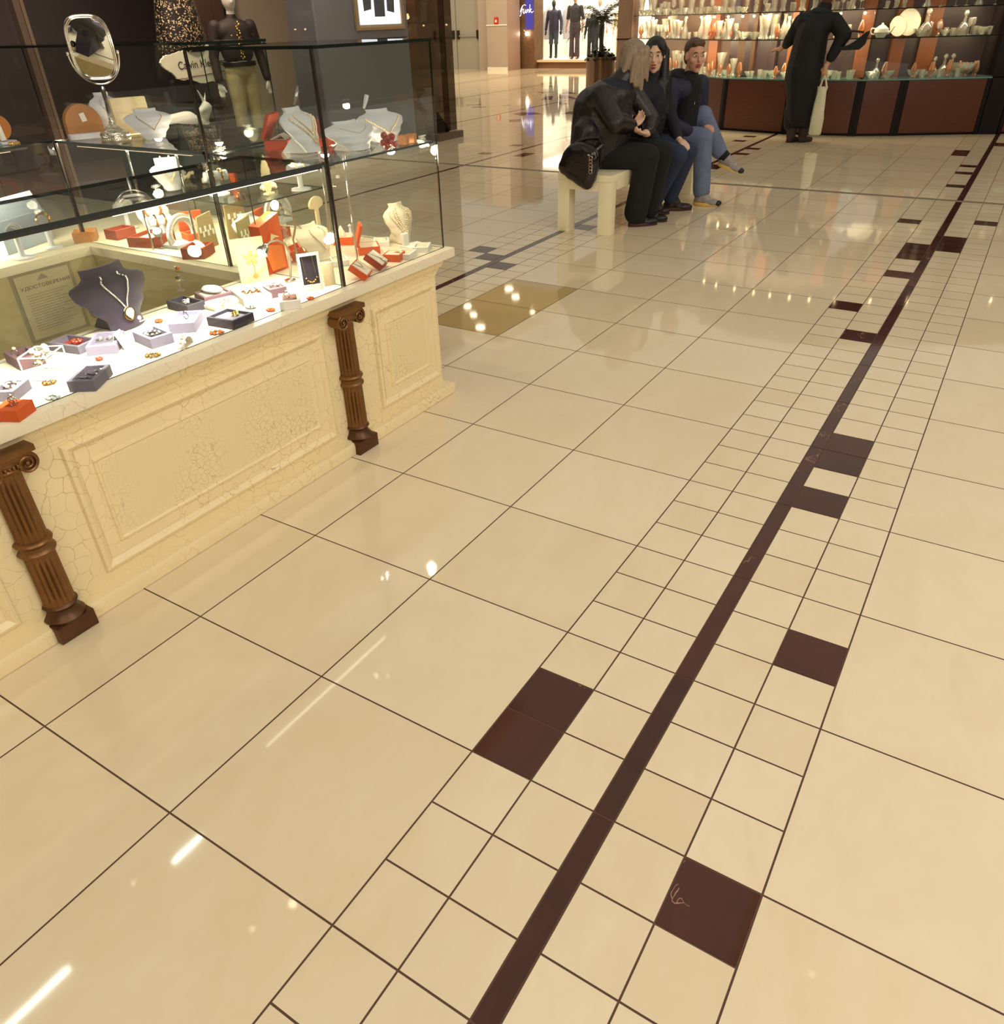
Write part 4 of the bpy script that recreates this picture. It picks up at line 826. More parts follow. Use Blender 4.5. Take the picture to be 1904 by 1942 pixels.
def hand_parts(wr, d, nrm, side=1, curl=.9, k=1.):
    """palm, four jointed fingers of unequal length and a thumb leaving the side of the palm"""
    wr = V(wr); d = V(d).normalized(); n = V(nrm); n = (n - d * n.dot(d)).normalized(); s = d.cross(n).normalized() * side
    R = Matrix((d, s, n)).transposed(); P = [('e', wr + d * .045 * k, (.050 * k, .040 * k, .017 * k), R), ('c', wr - d * .02 * k, wr + d * .02 * k, .026 * k, .026 * k)]
    for i, (L, off) in enumerate(((.070, -.030), (.080, -.010), (.074, .011), (.058, .030))):
        b = wr + d * (.084 - .006 * abs(i - 1)) * k + s * off * k; a = curl * .55; d1 = d * math.cos(a) + n * math.sin(a); p1 = b + d1 * L * .5 * k; a2 = curl * 1.35; d2 = d * math.cos(a2) + n * math.sin(a2); p2 = p1 + d2 * L * .32 * k; a3 = curl * 1.9; d3 = d * math.cos(a3) + n * math.sin(a3); p3 = p2 + d3 * L * .22 * k
        P += [('c', b - d * .02 * k, p1, .0095 * k, .0088 * k), ('c', p1, p2, .0088 * k, .0080 * k), ('c', p2, p3, .0080 * k, .0068 * k)]
    t0 = wr + d * .022 * k - s * .030 * k; t1 = t0 + (d * .6 - s * .75 + n * .3).normalized() * .038 * k; t2 = t1 + (d * .95 - s * .1 + n * .45).normalized() * .030 * k
    P += [('c', t0, t1, .014 * k, .0105 * k), ('c', t1, t2, .0105 * k, .008 * k)]
    return P
def person(base, label): return thing('person', base, label, 'person')
def bl(nm, parts, m, root, base, vx=.009, sm=3): return blob(nm, parts, m, root, voxel=vx, smooth=sm, loc=-V(base))
LEA = mat('black_leather', '191314', .36, 0, .35, 26, .5); LEA2 = mat('brown_black_leather', '211819', .40, 0, .4, 14, .6); BKT = mat('black_trousers', '0e0d10', .85, 0, .2, 40); NVC = mat('navy_coat', '12121f', .8, 0, .25, 30); JN = mat('blue_jeans', '6a7694', .8, 0, .28, 14, .35); JND = mat('dark_jeans', '26304a', .8, 0, .25, 14, .3); NVJ = mat('navy_jacket_cloth', '20233a', .7, 0, .2, 20); BKH = mat('black_hoodie', '0d0c10', .85); BSH = mat('black_shoe', '131012', .4, 0, .2, 20)
def hairmat(n, c, var=.45): return mat(n, c, .42, 0, var, 30, .4, stretch=(3.2, 3.2, .35))
BLD = hairmat('dark_blonde_hair', '94806a', .6); BKHR = hairmat('black_hair', '120e0f', .3); BRH = hairmat('short_brown_hair', '5a3d28'); 
def shoe(root, base, nm, heel, toe, m, solem, k=1., ank=None, upv=(0, 0, 1)):
    heel, toe = V(heel), V(toe); d = (toe - heel); L = d.length; d.normalize(); u = V(upv); u = (u - d * u.dot(d)).normalized(); s = d.cross(u); R = Matrix((d, s, u)).transposed()
    o = bl(nm, [('e', heel + d * L * .22 + u * .040, (L * .26, .038 * k, .048), R), ('e', heel + d * L * .66 + u * .026, (L * .36, .046 * k, .034), R), ('c', heel + d * L * .2 + u * .06, heel + d * L * .17 + u * .09, .038 * k, .038 * k)] + ([('c', heel + d * L * .22 + u * .05, V(ank), .044 * k, .050 * k), ('c', heel + d * L * .45 + u * .045, V(ank), .042 * k, .046 * k)] if ank else []), m, root, base, .006, 2)
    b = MB(); rings = []
    for z, q in ((.0, .97), (.008, 1.0), (.022, .98), (.026, .9)):
        rings.append([heel + d * (L * (.48 + .52 * math.cos(a))) * 1.0 + s * (.047 * k * q * math.sin(a) * (1 - .12 * math.cos(a))) + u * (z) for a in [2 * PI * i / 20 for i in range(20)]])
    b.loft([[p - V(base) for p in r] for r in rings]); b.build('sole', solem, o).location = V(base); return o, d, s, u, L
# ---- blonde woman in leather jacket, bent towards her neighbour
B = V((-2.15, 5.25, 0)); w1 = person(B, 'blonde woman in black leather jacket leaning forward on the bench end beside a black bag')
hc = V((-2.015, 5.375, 1.205)); hf = V((.66, .74, -.14))
tors = [('e', (-2.18, 5.24, .55), (.17, .20, .13)), ('c', (-2.17, 5.24, .58), (-2.16, 5.24, .88), .14, .14, 1.2), ('e', (-2.11, 5.25, .96), (.12, .19, .12)), ('c', (-2.09, 5.27, 1.02), (-2.03, 5.34, 1.12), .055, .05)]
armR = [('c', (-2.13, 5.08, 1.0), (-1.98, 5.03, .79), .058, .048), ('c', (-1.98, 5.03, .79), (-1.95, 5.27, .765), .045, .03)]
armL = [('c', (-2.06, 5.43, 1.0), (-1.90, 5.48, .78), .058, .048), ('c', (-1.90, 5.48, .78), (-1.86, 5.33, .70), .045, .03)]
legs = [('c', (-2.15, 5.18, .54), (-1.80, 5.25, .53), .10, .075), ('c', (-1.80, 5.25, .53), (-1.87, 5.28, .10), .07, .034), ('c', (-2.15, 5.36, .54), (-1.78, 5.50, .53), .10, .075), ('c', (-1.78, 5.50, .53), (-1.85, 5.47, .10), .07, .034)]
hands = hand_parts((-1.948, 5.285, .765), (.05, .9, .25), (.3, -.1, .9), 1, 1.0) + hand_parts((-1.86, 5.33, .70), (-.3, -.9, .1), (0, 0, 1), -1, .6)
bl('body', head_parts(hc, hf, 1, True) + tors + armR + armL + legs + hands, SKN2, w1, B, .007)
face_bits(w1, B, hc, hf)
bl('leather_jacket', [('c', (-2.22, 5.22, .60), (-2.20, 5.22, .86), .20, .20, 1.25), ('e', (-2.15, 5.24, .95), (.19, .255, .14)), ('c', (-2.10, 5.26, 1.02), (-2.06, 5.30, 1.09), .10, .085), ('c', (-2.30, 5.18, .84), (-2.45, 5.20, .716), .13, .016), ('c', (-2.27, 5.20, .78), (-2.38, 5.20, .66), .13, .07), ('c', (-2.25, 5.06, .72), (-2.27, 5.02, .64), .12, .09), ('c', (-2.14, 5.06, .98), (-1.99, 5.02, .80), .088, .076), ('c', (-1.99, 5.02, .80), (-1.95, 5.22, .765), .074, .052), ('c', (-2.06, 5.45, .98), (-1.90, 5.49, .78), .085, .075), ('c', (-1.90, 5.49, .78), (-1.86, 5.37, .72), .07, .05)], LEA2, w1, B, .009, 3)
bl('shoulder_scarf', [('e', (-2.13, 5.26, 1.015), (.15, .20, .085)), ('e', (-2.08, 5.30, 1.06), (.10, .11, .07))], mat('midnight_blue_cloth', '141c2c', .8), w1, B, .009, 3)
bl('wide_trousers', [('e', (-2.15, 5.27, .535), (.19, .22, .10)), ('c', (-2.12, 5.17, .55), (-1.80, 5.24, .545), .115, .095), ('c', (-1.80, 5.24, .54), (-1.885, 5.275, .11), .092, .098), ('c', (-1.885, 5.275, .11), (-1.875, 5.285, .085), .095, .08), ('c', (-2.12, 5.36, .55), (-1.78, 5.49, .545), .115, .095), ('c', (-1.78, 5.49, .54), (-1.86, 5.47, .085), .092, .085)], BKT, w1, B, .009, 3)
R_ = axes(hf)[3]; f_, r_, u_, _ = axes(hf)
bl('hair', [('e', hc + u_ * .035 - f_ * .022, (.108, .092, .105), R_), ('e', hc - f_ * .055 - u_ * .03, (.075, .085, .12), R_), ('c', hc - r_ * .070 + u_ * .05, hc - r_ * .085 - u_ * .17 + f_ * .02, .040, .030), ('c', hc - r_ * .055 + u_ * .06 + f_ * .05, hc - r_ * .07 - u_ * .10 + f_ * .075, .035, .028), ('c', hc + r_ * .075 + u_ * .05, hc + r_ * .085 - u_ * .16, .038, .030), ('c', hc - f_ * .06 - r_ * .03, hc - f_ * .08 - r_ * .05 - u_ * .16, .06, .035), ('c', hc - f_ * .02 - r_ * .06, hc - r_ * .075 - u_ * .19 - f_ * .02, .05, .028), ('c', hc + f_ * .06 + u_ * .08 - r_ * .02, hc + f_ * .085 - r_ * .065 + u_ * .0, .03, .025), ('c', hc + r_ * .06 + f_ * .05 + u_ * .07, hc + r_ * .085 + f_ * .075 - u_ * .10, .034, .024), ('c', hc + r_ * .088 + f_ * .02, hc + r_ * .10 + f_ * .045 - u_ * .19, .032, .016), ('c', hc + r_ * .085 - f_ * .035, hc + r_ * .10 - f_ * .05 - u_ * .15, .036, .014), ('c', hc + r_ * .05 - f_ * .075, hc + r_ * .065 - f_ * .115 - u_ * .14, .040, .014), ('c', hc + r_ * .09 + f_ * .045 + u_ * .02, hc + r_ * .10 + f_ * .085 - u_ * .13, .022, .010)], BLD, w1, B, .006, 2)
for h_, t_ in (((-1.925, 5.24, .002), (-1.735, 5.40, .002)), ((-1.90, 5.46, .002), (-1.70, 5.53, .002))): shoe(w1, B, 'shoe', h_, t_, BSH, mat('red_dotted_sole', '4a2420', .6), ank=V(h_) * .7 + V(t_) * .3 + V((0, 0, .10)))
# ---- dark-haired woman
B = V((-2.15, 5.85, 0)); w2 = person(B, 'woman with long black hair in dark coat holding a phone, middle of the bench')
hc = V((-2.05, 5.86, 1.205)); hf = V((.30, -.94, -.06))
tors = [('e', (-2.18, 5.86, .55), (.16, .20, .12)), ('c', (-2.17, 5.86, .58), (-2.11, 5.86, .86), .13, .13, 1.2), ('e', (-2.08, 5.86, .94), (.11, .19, .11)), ('c', (-2.07, 5.86, .99), (-2.055, 5.865, 1.12), .052, .048)]
arms = [('c', (-2.08, 5.68, .97), (-2.01, 5.66, .72), .055, .045), ('c', (-2.01, 5.66, .72), (-1.895, 5.70, .555), .043, .028), ('c', (-2.05, 6.04, .96), (-1.95, 6.06, .72), .055, .045), ('c', (-1.95, 6.06, .72), (-1.80, 5.92, .58), .043, .028)]
legs = [('c', (-2.15, 5.76, .54), (-1.73, 5.72, .50), .095, .07), ('c', (-1.73, 5.72, .50), (-1.93, 5.78, .10), .065, .032), ('c', (-2.15, 5.96, .54), (-1.72, 5.93, .50), .095, .07), ('c', (-1.72, 5.93, .50), (-1.85, 5.96, .10), .065, .032)]
bl('body', head_parts(hc, hf, 1, True) + tors + arms + legs + hand_parts((-1.893, 5.70, .55), (.72, .22, -.62), (.35, -.85, .1), 1, .85) + hand_parts((-1.80, 5.92, .58), (.7, -.6, -.1), (0, 0, -1), -1, .6), SKN2, w2, B, .007)
face_bits(w2, B, hc, hf, 1, .016)
bl('coat', [('e', (-2.17, 5.86, .58), (.20, .235, .14)), ('c', (-2.16, 5.86, .60), (-2.10, 5.86, .86), .17, .165, 1.2), ('e', (-2.08, 5.86, .93), (.145, .235, .12)), ('c', (-2.08, 5.67, .96), (-2.01, 5.65, .72), .078, .066), ('c', (-2.01, 5.65, .72), (-1.915, 5.69, .585), .064, .048), ('c', (-2.05, 6.05, .95), (-1.95, 6.07, .72), .078, .066), ('c', (-1.95, 6.07, .72), (-1.83, 5.95, .60), .064, .048), ('c', (-2.07, 5.86, 1.0), (-2.06, 5.865, 1.07), .085, .07)], NVC, w2, B, .009, 3)
bl('jeans', [('e', (-2.13, 5.86, .53), (.18, .21, .09)), ('c', (-2.13, 5.75, .54), (-1.73, 5.72, .495), .105, .086), ('c', (-1.73, 5.72, .495), (-1.925, 5.78, .10), .083, .062), ('c', (-2.13, 5.97, .54), (-1.72, 5.93, .495), .105, .086), ('c', (-1.72, 5.93, .495), (-1.85, 5.96, .11), .083, .062)], JND, w2, B, .009, 3)
f_, r_, u_, R_ = axes(hf)
bl('long_hair', [('e', hc + u_ * .040 - f_ * .028, (.106, .094, .104), R_), ('c', hc + r_ * .082 + u_ * .03 - f_ * .02, hc + r_ * .105 - u_ * .22 + f_ * .0, .035, .052), ('c', hc + r_ * .105 - u_ * .22, hc + r_ * .10 - u_ * .43 + f_ * .08, .052, .034), ('c', hc + r_ * .045 - f_ * .05 - u_ * .1, hc + r_ * .07 - f_ * .03 - u_ * .36, .07, .05), ('c', hc - r_ * .04 - f_ * .05 - u_ * .1, hc - r_ * .06 - f_ * .03 - u_ * .40, .075, .06), ('c', hc - r_ * .078 + u_ * .03 - f_ * .03, hc - r_ * .085 - u_ * .22 + f_ * .015, .036, .045), ('c', hc - r_ * .085 - u_ * .2 + f_ * .015, hc - r_ * .10 - u_ * .44 + f_ * .085, .048, .024), ('c', hc - r_ * .055 - u_ * .19 + f_ * .03, hc - r_ * .06 - u_ * .36 + f_ * .095, .040, .022), ('c', hc - r_ * .10 - u_ * .15 - f_ * .02, hc - r_ * .125 - u_ * .40 + f_ * .04, .05, .03), ('c', hc - f_ * .05, hc - f_ * .09 - u_ * .25, .08, .08), ('c', hc + u_ * .10 + f_ * .03 + r_ * .01, hc + r_ * .070 + u_ * .055 + f_ * .062, .026, .018), ('c', hc + u_ * .10 + f_ * .03 - r_ * .01, hc - r_ * .066 + u_ * .055 + f_ * .062, .026, .018)], BKHR, w2, B, .006, 2)
for h_, t_ in (((-1.965, 5.755, .002), (-1.79, 5.81, .002)), ((-1.90, 5.945, .002), (-1.675, 6.055, .002))): shoe(w2, B, 'shoe', h_, t_, mat('dark_brown_shoe', '2a1a16', .45), mat('red_dotted_sole'), ank=V(h_) * .75 + V(t_) * .25 + V((0, 0, .12)))
ph = thing('mobile_phone', (-1.795, 5.725, .475), 'small silver mobile phone held by the woman with long black hair', 'phone')
MB().box((0, 0, 0), (.014, .040, .075), R=Euler((.2, .35, .5)).to_matrix(), bev=.005).build('phone_body', mat('silver_phone', 'd8d6d2', .25, .5), ph); MB().box((.006, -.007, .012), (.004, .030, .032), R=Euler((.2, .35, .5)).to_matrix()).build('screen', mat('phone_screen', '30343c', .15), ph)
# ---- man with crossed legs
B = V((-2.12, 6.42, 0)); mn_ = person(B, 'man in navy hooded jacket and light jeans sitting with crossed legs')
hc = V((-1.905, 6.40, 1.180)); hf = V((.64, -.66, -.08))
tors = [('e', (-2.16, 6.42, .56), (.16, .19, .12)), ('c', (-2.14, 6.42, .58), (-2.03, 6.42, .86), .13, .135, 1.25), ('e', (-1.98, 6.42, .94), (.12, .21, .11)), ('c', (-1.955, 6.415, .99), (-1.92, 6.405, 1.10), .060, .055)]
arms = [('c', (-2.02, 6.22, .96), (-2.01, 6.17, .70), .06, .05), ('c', (-2.01, 6.17, .70), (-1.81, 6.29, .595), .045, .03), ('c', (-1.92, 6.64, .96), (-1.90, 6.66, .74), .06, .05), ('c', (-1.90, 6.66, .74), (-1.78, 6.47, .655), .045, .03)]
legs = [('c', (-2.12, 6.34, .56), (-1.72, 6.32, .56), .095, .07), ('c', (-1.72, 6.32, .56), (-1.68, 6.30, .10), .062, .033), ('c', (-2.12, 6.52, .58), (-1.80, 6.46, .72), .095, .07), ('c', (-1.80, 6.46, .72), (-1.635, 6.60, .37), .062, .033)]
bl('body', head_parts(hc, hf, 1.02) + tors + arms + legs + hand_parts((-1.81, 6.29, .595), (.75, .25, -.45), (.2, .5, -.6), 1, .7) + hand_parts((-1.79, 6.47, .655), (.75, -.6, -.15), (.1, .1, -1), -1, .6), SKN3, mn_, B, .007)
face_bits(mn_, B, hc, hf, 1.02, .008)
bl('navy_jacket', [('e', (-2.14, 6.42, .60), (.185, .225, .13)), ('c', (-2.12, 6.42, .62), (-2.02, 6.42, .86), .165, .165, 1.25), ('e', (-1.985, 6.42, .935), (.15, .25, .115)), ('c', (-2.02, 6.20, .95), (-2.015, 6.15, .70), .082, .070), ('c', (-2.015, 6.15, .70), (-1.855, 6.26, .615), .066, .050), ('c', (-1.92, 6.65, .95), (-1.90, 6.67, .74), .082, .07), ('c', (-1.90, 6.67, .74), (-1.80, 6.52, .67), .066, .05)], NVJ, mn_, B, .009, 3)
bl('black_hood', [('e', (-2.04, 6.40, 1.015), (.10, .16, .075)), ('c', (-2.03, 6.30, 1.03), (-1.93, 6.29, .99), .045, .035), ('c', (-1.99, 6.53, 1.03), (-1.90, 6.50, .99), .045, .035)], BKH, mn_, B, .008, 3)
bl('black_front_panel', [('c', (-1.905, 6.375, .96), (-1.945, 6.36, .64), .098, .125, 1.0), ('c', (-1.935, 6.405, 1.0), (-1.925, 6.40, 1.03), .075, .068)], BKH, mn_, B, .008, 3)
MB().ell(V((-1.825, 6.285, .83)) - B, (.004, .005, .012), nu=8, nv=6).build('zip_pull', CHR, mn_)
bl('jeans', [('e', (-2.11, 6.42, .55), (.17, .20, .09)), ('c', (-2.10, 6.34, .56), (-1.73, 6.32, .555), .105, .088), ('c', (-1.73, 6.32, .555), (-1.685, 6.30, .12), .084, .078), ('c', (-2.10, 6.52, .58), (-1.80, 6.46, .715), .11, .088), ('c', (-1.80, 6.46, .715), (-1.655, 6.585, .42), .086, .072)], JN, mn_, B, .009, 3)
f_, r_, u_, R_ = axes(hf)
bl('short_hair', [('e', hc + u_ * .050 - f_ * .030, (.100, .084, .090), R_), ('e', hc - f_ * .060 - u_ * .01, (.052, .074, .075), R_), ('c', hc + u_ * .100 + f_ * .045 + r_ * .03, hc + u_ * .100 + f_ * .045 - r_ * .03, .030, .030)], BRH, mn_, B, .006, 2)
for i, (h_, t_, up_) in enumerate((((-1.735, 6.285, .002), (-1.505, 6.305, .002), (0, 0, 1)), ((-1.655, 6.60, .300), (-1.430, 6.605, .235), (.15, 0, 1)))):
    o, d, s, u, L = shoe(mn_, B, 'trainer', h_, t_, mat('grey_mesh_trainer', '9a938c', .6, 0, .3, 90), mat('yellow_sole', 'e7c268', .5, 0, .15, 12), 1.14, upv=up_, ank=V(h_) * .74 + V(t_) * .26 + V(((-.01, 0, .085) if i else (0, 0, .085))))
    h0 = V(h_); b = MB()
    for k in range(5): q = h0 + d * L * (.40 + .085 * k) + u * (.083 - .0095 * k) - B; b.tube([q - s * .026, q + u * .005, q + s * .026], .004, 6)
    b.build('laces', mat('white_laces', 'ece6da', .6), o).location = B
    b = MB(); b.ell(h0 + d * L * .93 + u * .024 - B, (.034, .040, .024), R=Matrix((d, s, u)).transposed()); b.build('toe_cap', mat('black_trim', '16151a', .5), o).location = B
    top_ = h0 + d * L * .20 + u * .075 - B
    MB().cyl(top_, top_ + (V((-1.655, 6.585, .42)) - B - top_ if i else V((.005, 0, .07))), .054, .056, 16).build('sock', mat('black_sock', '121115', .85), mn_)
# ---- customer at the crystal cabinets
B = V((-1.93, 10.62, 0)); cu = person(B, 'customer in long black coat standing at the crystal cabinets with a white plastic bag')
hc = V((-1.80, 10.70, 1.640)); hf = V((.35, .93, -.2))
tors = [('e', (-1.94, 10.62, .92), (.18, .14, .15)), ('c', (-1.94, 10.62, .95), (-1.91, 10.64, 1.28), .15, .15), ('e', (-1.90, 10.65, 1.36), (.21, .12, .11)), ('c', (-1.87, 10.66, 1.42), (-1.81, 10.69, 1.56), .058, .052)]
arms = [('c', (-2.10, 10.66, 1.38), (-2.23, 10.74, 1.14), .058, .048), ('c', (-2.23, 10.74, 1.14), (-2.36, 10.86, 1.06), .042, .03), ('c', (-1.70, 10.64, 1.38), (-1.535, 10.58, 1.20), .058, .048), ('c', (-1.535, 10.58, 1.20), (-1.675, 10.52, .875), .042, .028)]
legs = [('c', (-2.03, 10.62, .88), (-2.0, 10.62, .48), .09, .06), ('c', (-2.0, 10.62, .48), (-1.97, 10.60, .09), .055, .042), ('c', (-1.85, 10.64, .88), (-1.84, 10.66, .48), .09, .06), ('c', (-1.84, 10.66, .48), (-1.83, 10.66, .09), .055, .042)]
bl('body', head_parts(hc, hf, 1) + tors + arms + legs + hand_parts((-2.36, 10.86, 1.06), (-.85, .5, -.1), (0, 0, -1), 1, .4) + hand_parts((-1.675, 10.52, .875), (-.05, -.02, -1), (0, 1, 0), 1, 1.25), SKN, cu, B, .008)
face_bits(cu, B, hc, hf)
bl('long_coat', [('c', (-1.92, 10.62, .38), (-1.95, 10.62, .80), .225, .285, .75), ('c', (-1.955, 10.62, .80), (-1.93, 10.63, 1.20), .29, .255, .78), ('e', (-1.90, 10.645, 1.34), (.27, .155, .15)), ('c', (-1.87, 10.655, 1.42), (-1.84, 10.67, 1.50), .11, .085), ('c', (-2.10, 10.66, 1.36), (-2.23, 10.74, 1.15), .085, .072), ('c', (-2.23, 10.74, 1.15), (-2.27, 10.79, 1.11), .066, .055), ('c', (-1.69, 10.63, 1.36), (-1.535, 10.57, 1.21), .092, .09), ('c', (-1.535, 10.57, 1.21), (-1.63, 10.53, .98), .085, .062), ('c', (-2.0, 10.60, .36), (-2.0, 10.60, .22), .12, .10), ('c', (-1.84, 10.63, .36), (-1.83, 10.63, .25), .12, .10)], mat('long_black_coat', '0b0a0f', .75, 0, .3, 20, .2), cu, B, .011, 3)
bl('scarf', [('c', (-2.07, 10.53, 1.44), (-1.90, 10.50, 1.28), .03, .03), ('e', (-1.88, 10.63, 1.46), (.115, .10, .05))], mat('petrol_scarf', '1a2630', .8), cu, B, .009, 2)
f_, r_, u_, R_ = axes(hf); bl('hair', [('e', hc + u_ * .035 - f_ * .03, (.105, .09, .105), R_), ('e', hc - f_ * .05 - u_ * .06, (.06, .08, .07), R_)], BRH, cu, B, .007, 2)
for h_, t_ in (((-1.995, 10.50, .002), (-1.92, 10.72, .002)), ((-1.86, 10.56, .002), (-1.74, 10.76, .002))): shoe(cu, B, 'boot', h_, t_, mat('brown_suede_boot', '3a2a22', .8), mat('dark_sole', '1c1614', .6))
bl('boot_shafts', [('c', (-1.975, 10.56, .08), (-1.985, 10.60, .26), .058, .066), ('c', (-1.835, 10.62, .08), (-1.84, 10.65, .26), .058, .066)], mat('brown_suede_boot'), cu, B, .009, 2)
# white plastic bag, black bag
wb = thing('plastic_bag', (-1.665, 10.50, .0), 'white plastic carrier bag hanging from the hand of the standing customer', 'bag')
rings = []
for z, w_, d_ in ((.105, .055, .030), (.12, .075, .04), (.30, .080, .045), (.45, .066, .035), (.60, .055, .02), (.66, .062, .012)): rings.append([(w_ * math.cos(a) * (1 + .10 * math.sin(5 * a + z * 20)), d_ * math.sin(a) * (1 + .22 * math.sin(4 * a + z * 13)), z) for a in [2 * PI * i / 28 for i in range(28)]])
WBM = mat('white_plastic', 'e2e0c2', .35, 0, .12, 14, .5); MB().loft(rings, cap=True).build('bag_body', WBM, wb, ang=60)
for s_ in (-1, 1): MB().tube([(.05, .010 * s_, .65), (.025, .008 * s_, .74), (.0, .004 * s_, .785), (-.012, .008 * s_, .74), (-.03, .010 * s_, .65)], [.011, .008, .007, .008, .011], 8).build('bag_handle', WBM, wb)
bb = thing('shoulder_bag', (-1.42, 10.52, 1.05), 'black shoulder bag carried on the forearm of the standing customer', 'bag')
MB().prism([(-.16, .0), (.10, .005), (.155, .06), (.185, .20), (.150, .19), (.07, .12), (-.02, .06), (-.13, .03)], -.035, .035, 'y').build('bag_body', BSH, bb); MB().tube([(-.11, 0, .03), (-.145, 0, .11), (-.10, .0, .19), (.0, 0, .20), (.12, 0, .185)], .011, 8).build('strap', BSH, bb)
# ---- black handbag over the bench end
hb = thing('handbag', (-2.19, 4.81, .36), 'black shiny leather handbag slumped over the near end of the bench beside the blonde woman', 'bag')
HBL = mat('shiny_black_leather', '1c1416', .16, 0, .4, 9, .9)
def bagring(k, y): return [(cx0 + (a - cx0) * k, y + .006 * math.sin(9 * i_), cz0 + (b_ - cz0) * k) for i_, (a, b_) in enumerate(bagpoly)]
bagpoly0 = [(-2.365, .500), (-2.352, .468), (-2.29, .430), (-2.21, .390), (-2.13, .350), (-2.085, .352), (-2.055, .40), (-2.03, .47), (-2.01, .56), (-2.03, .64), (-2.10, .68), (-2.20, .69), (-2.28, .66), (-2.33, .59)]
bagpoly = [(a + 2.19, b_ - .36) for a, b_ in bagpoly0]; bp2 = []
for i_ in range(len(bagpoly)):
    a, b_ = V(bagpoly[i_]), V(bagpoly[(i_ + 1) % len(bagpoly)]); bp2 += [tuple(a * .75 + b_ * .25), tuple(a * .25 + b_ * .75)]
bagpoly = bp2; cx0, cz0 = .0, .16
MB().loft([bagring(.55, -.055), bagring(.86, -.046), bagring(.99, -.025), bagring(1.0, .0), bagring(.98, .020), bagring(.8, .038)]).build('bag_body', HBL, hb, ang=70)
MB().tube([(.14, .0, .27), (.185, .03, .31), (.14, .06, .345), (.03, .06, .345), (-.05, .02, .31)], .013, 8).build('strap', HBL, hb)
for k in range(5): MB().tube([(.125 + .013 * math.cos(a), -.052, .225 - .024 * k + .015 * math.sin(a)) for a in [2 * PI * i / 12 for i in range(12)]], .0032, 5, closed=True).build('chain_link', CHR, hb)
# ================================================================== JEWELLERY AND LAMPS IN THE KIOSK
VEL = mat('aubergine_velvet', '2b2136', .9, 0, .4, 16, sheen=.35); GRB = mat('grey_box_card', '6d6876', .6, 0, .06); LIL = mat('lilac_box_card', '8e88a0', .6, 0, .05); MAV = mat('mauve_box_card', '6c5058', .6, 0, .06); DKB = mat('dark_slate_box', '34303c', .6, 0, .1); ORB = mat('orange_box_card', 'd2561c', .55, 0, .06); RBX = mat('rust_box_card', '9a3519', .55, 0, .1); WHB = mat('white_box_card', 'f1ece0', .6, 0, .03); CRB = mat('cream_card', 'ead7ac', .65, 0, .05)
DVI = mat('dark_velvet_insert', '2b2130', .9, 0, .2, 40); WVI = mat('ivory_velvet_insert', 'e2d6bd', .85, 0, .04); GLD = mat('jewel_gold', 'd9aa52', .18, 1., .05); SIL = mat('jewel_silver', 'dcd9d2', .16, 1., .05); PRL = mat('pearl', 'f0dcb8', .18, 0, .04, spec=.9, coat=.5); AMBR = mat('amber_stone', 'c4571a', .12, 0, .4, 60, coat=.6); DKS = mat('dark_stone', '1c1418', .1, 0, .2, coat=.7); REDS = mat('carnelian_stone', 'a8331a', .15, 0, .3, 60, coat=.6); IVO = mat('ivory_leatherette', 'd6d7dc', .5, 0, .04); ACR = crystal('clear_acrylic', (.97, .97, .94), .10, .35); PBX = mat('pale_blue_box', 'bcc8dc', .5, 0, .05)
def c6(x, y): return x / 7.933, 560 + y / 7.933
def c7(x, y): return 220 + x / 7.933, 500 + y / 7.933
def c3(x, y): return 420 + x / 7.933, 380 + y / 7.933
def c5(x, y): return 640 + x / 8.655, 340 + y / 8.655
ZC = .6685
HOT = glow('hot_bulb', 'fff1d2', 60); WHOT = glow('halogen_strip', 'fff4dc', 9)
def tray(name, loc, lx, ly, h, rz, m, mi, label, rim=.009, dep=.5, group=None, tilt=0., lid=None):
    """open jewellery box: walls, recessed insert, optional hinged lid"""
    t = thing(name, loc, label, 'box', group)
    t.matrix_world = Matrix.Translation(loc) @ rotz(rz) @ Matrix.Rotation(tilt, 4, 'Y')
    a, b = lx / 2, ly / 2; e = .0015
    def ring(i, z): return [(-a + i, -b + i, z), (a - i, -b + i, z), (a - i, b - i, z), (-a + i, b - i, z)]
    mb = MB(); mb.loft([ring(0, 0), ring(0, h - e), ring(e, h), ring(rim, h), ring(rim + .001, h * (1 - dep))], cap=False); mb.add(ring(0, 0), [(3, 2, 1, 0)]); mb.build('box_body', m, t, smooth=False)
    mb = MB(); mb.loft([ring(rim + .001, h * (1 - dep)), ring(rim + .004, h * (1 - dep) + .003)], cap=False); mb.add(ring(rim + .004, h * (1 - dep) + .003), [(0, 1, 2, 3)]); mb.build('velvet_insert', mi, t, smooth=False)
    if lid is not None:
        MB().box((0, 0, 0), (lx, ly, .012), bev=.002).build('lid', m, t).matrix_local = Matrix.Translation((-a, 0, h)) @ Matrix.Rotation(-lid, 4, 'Y') @ Matrix.Translation((a, 0, .007))
    return t
def pxbox(name, A, B, Cc, h, m, mi, label, **k):
    z = ZC + h; a, b, c = at_z(*A, z), at_z(*B, z), at_z(*Cc, z); u = b - a; v = c - b; lx, ly = u.length, v.length
    ce = (a + c) / 2; rz = math.atan2(u.y, u.x) * .5 + (math.atan2(v.y, v.x) - PI / 2) * .5 if abs(math.atan2(u.y, u.x) - (math.atan2(v.y, v.x) - PI / 2)) < PI else math.atan2(v.y, v.x) - PI / 2
    return tray(name, V((ce.x, ce.y, ZC)), max(.05, min(lx, .16)), max(.05, min(ly, .16)), h, rz, m, mi, label, **k), V((ce.x, ce.y, ZC + h * .5 + .004)), rz
rj = random.Random(5)
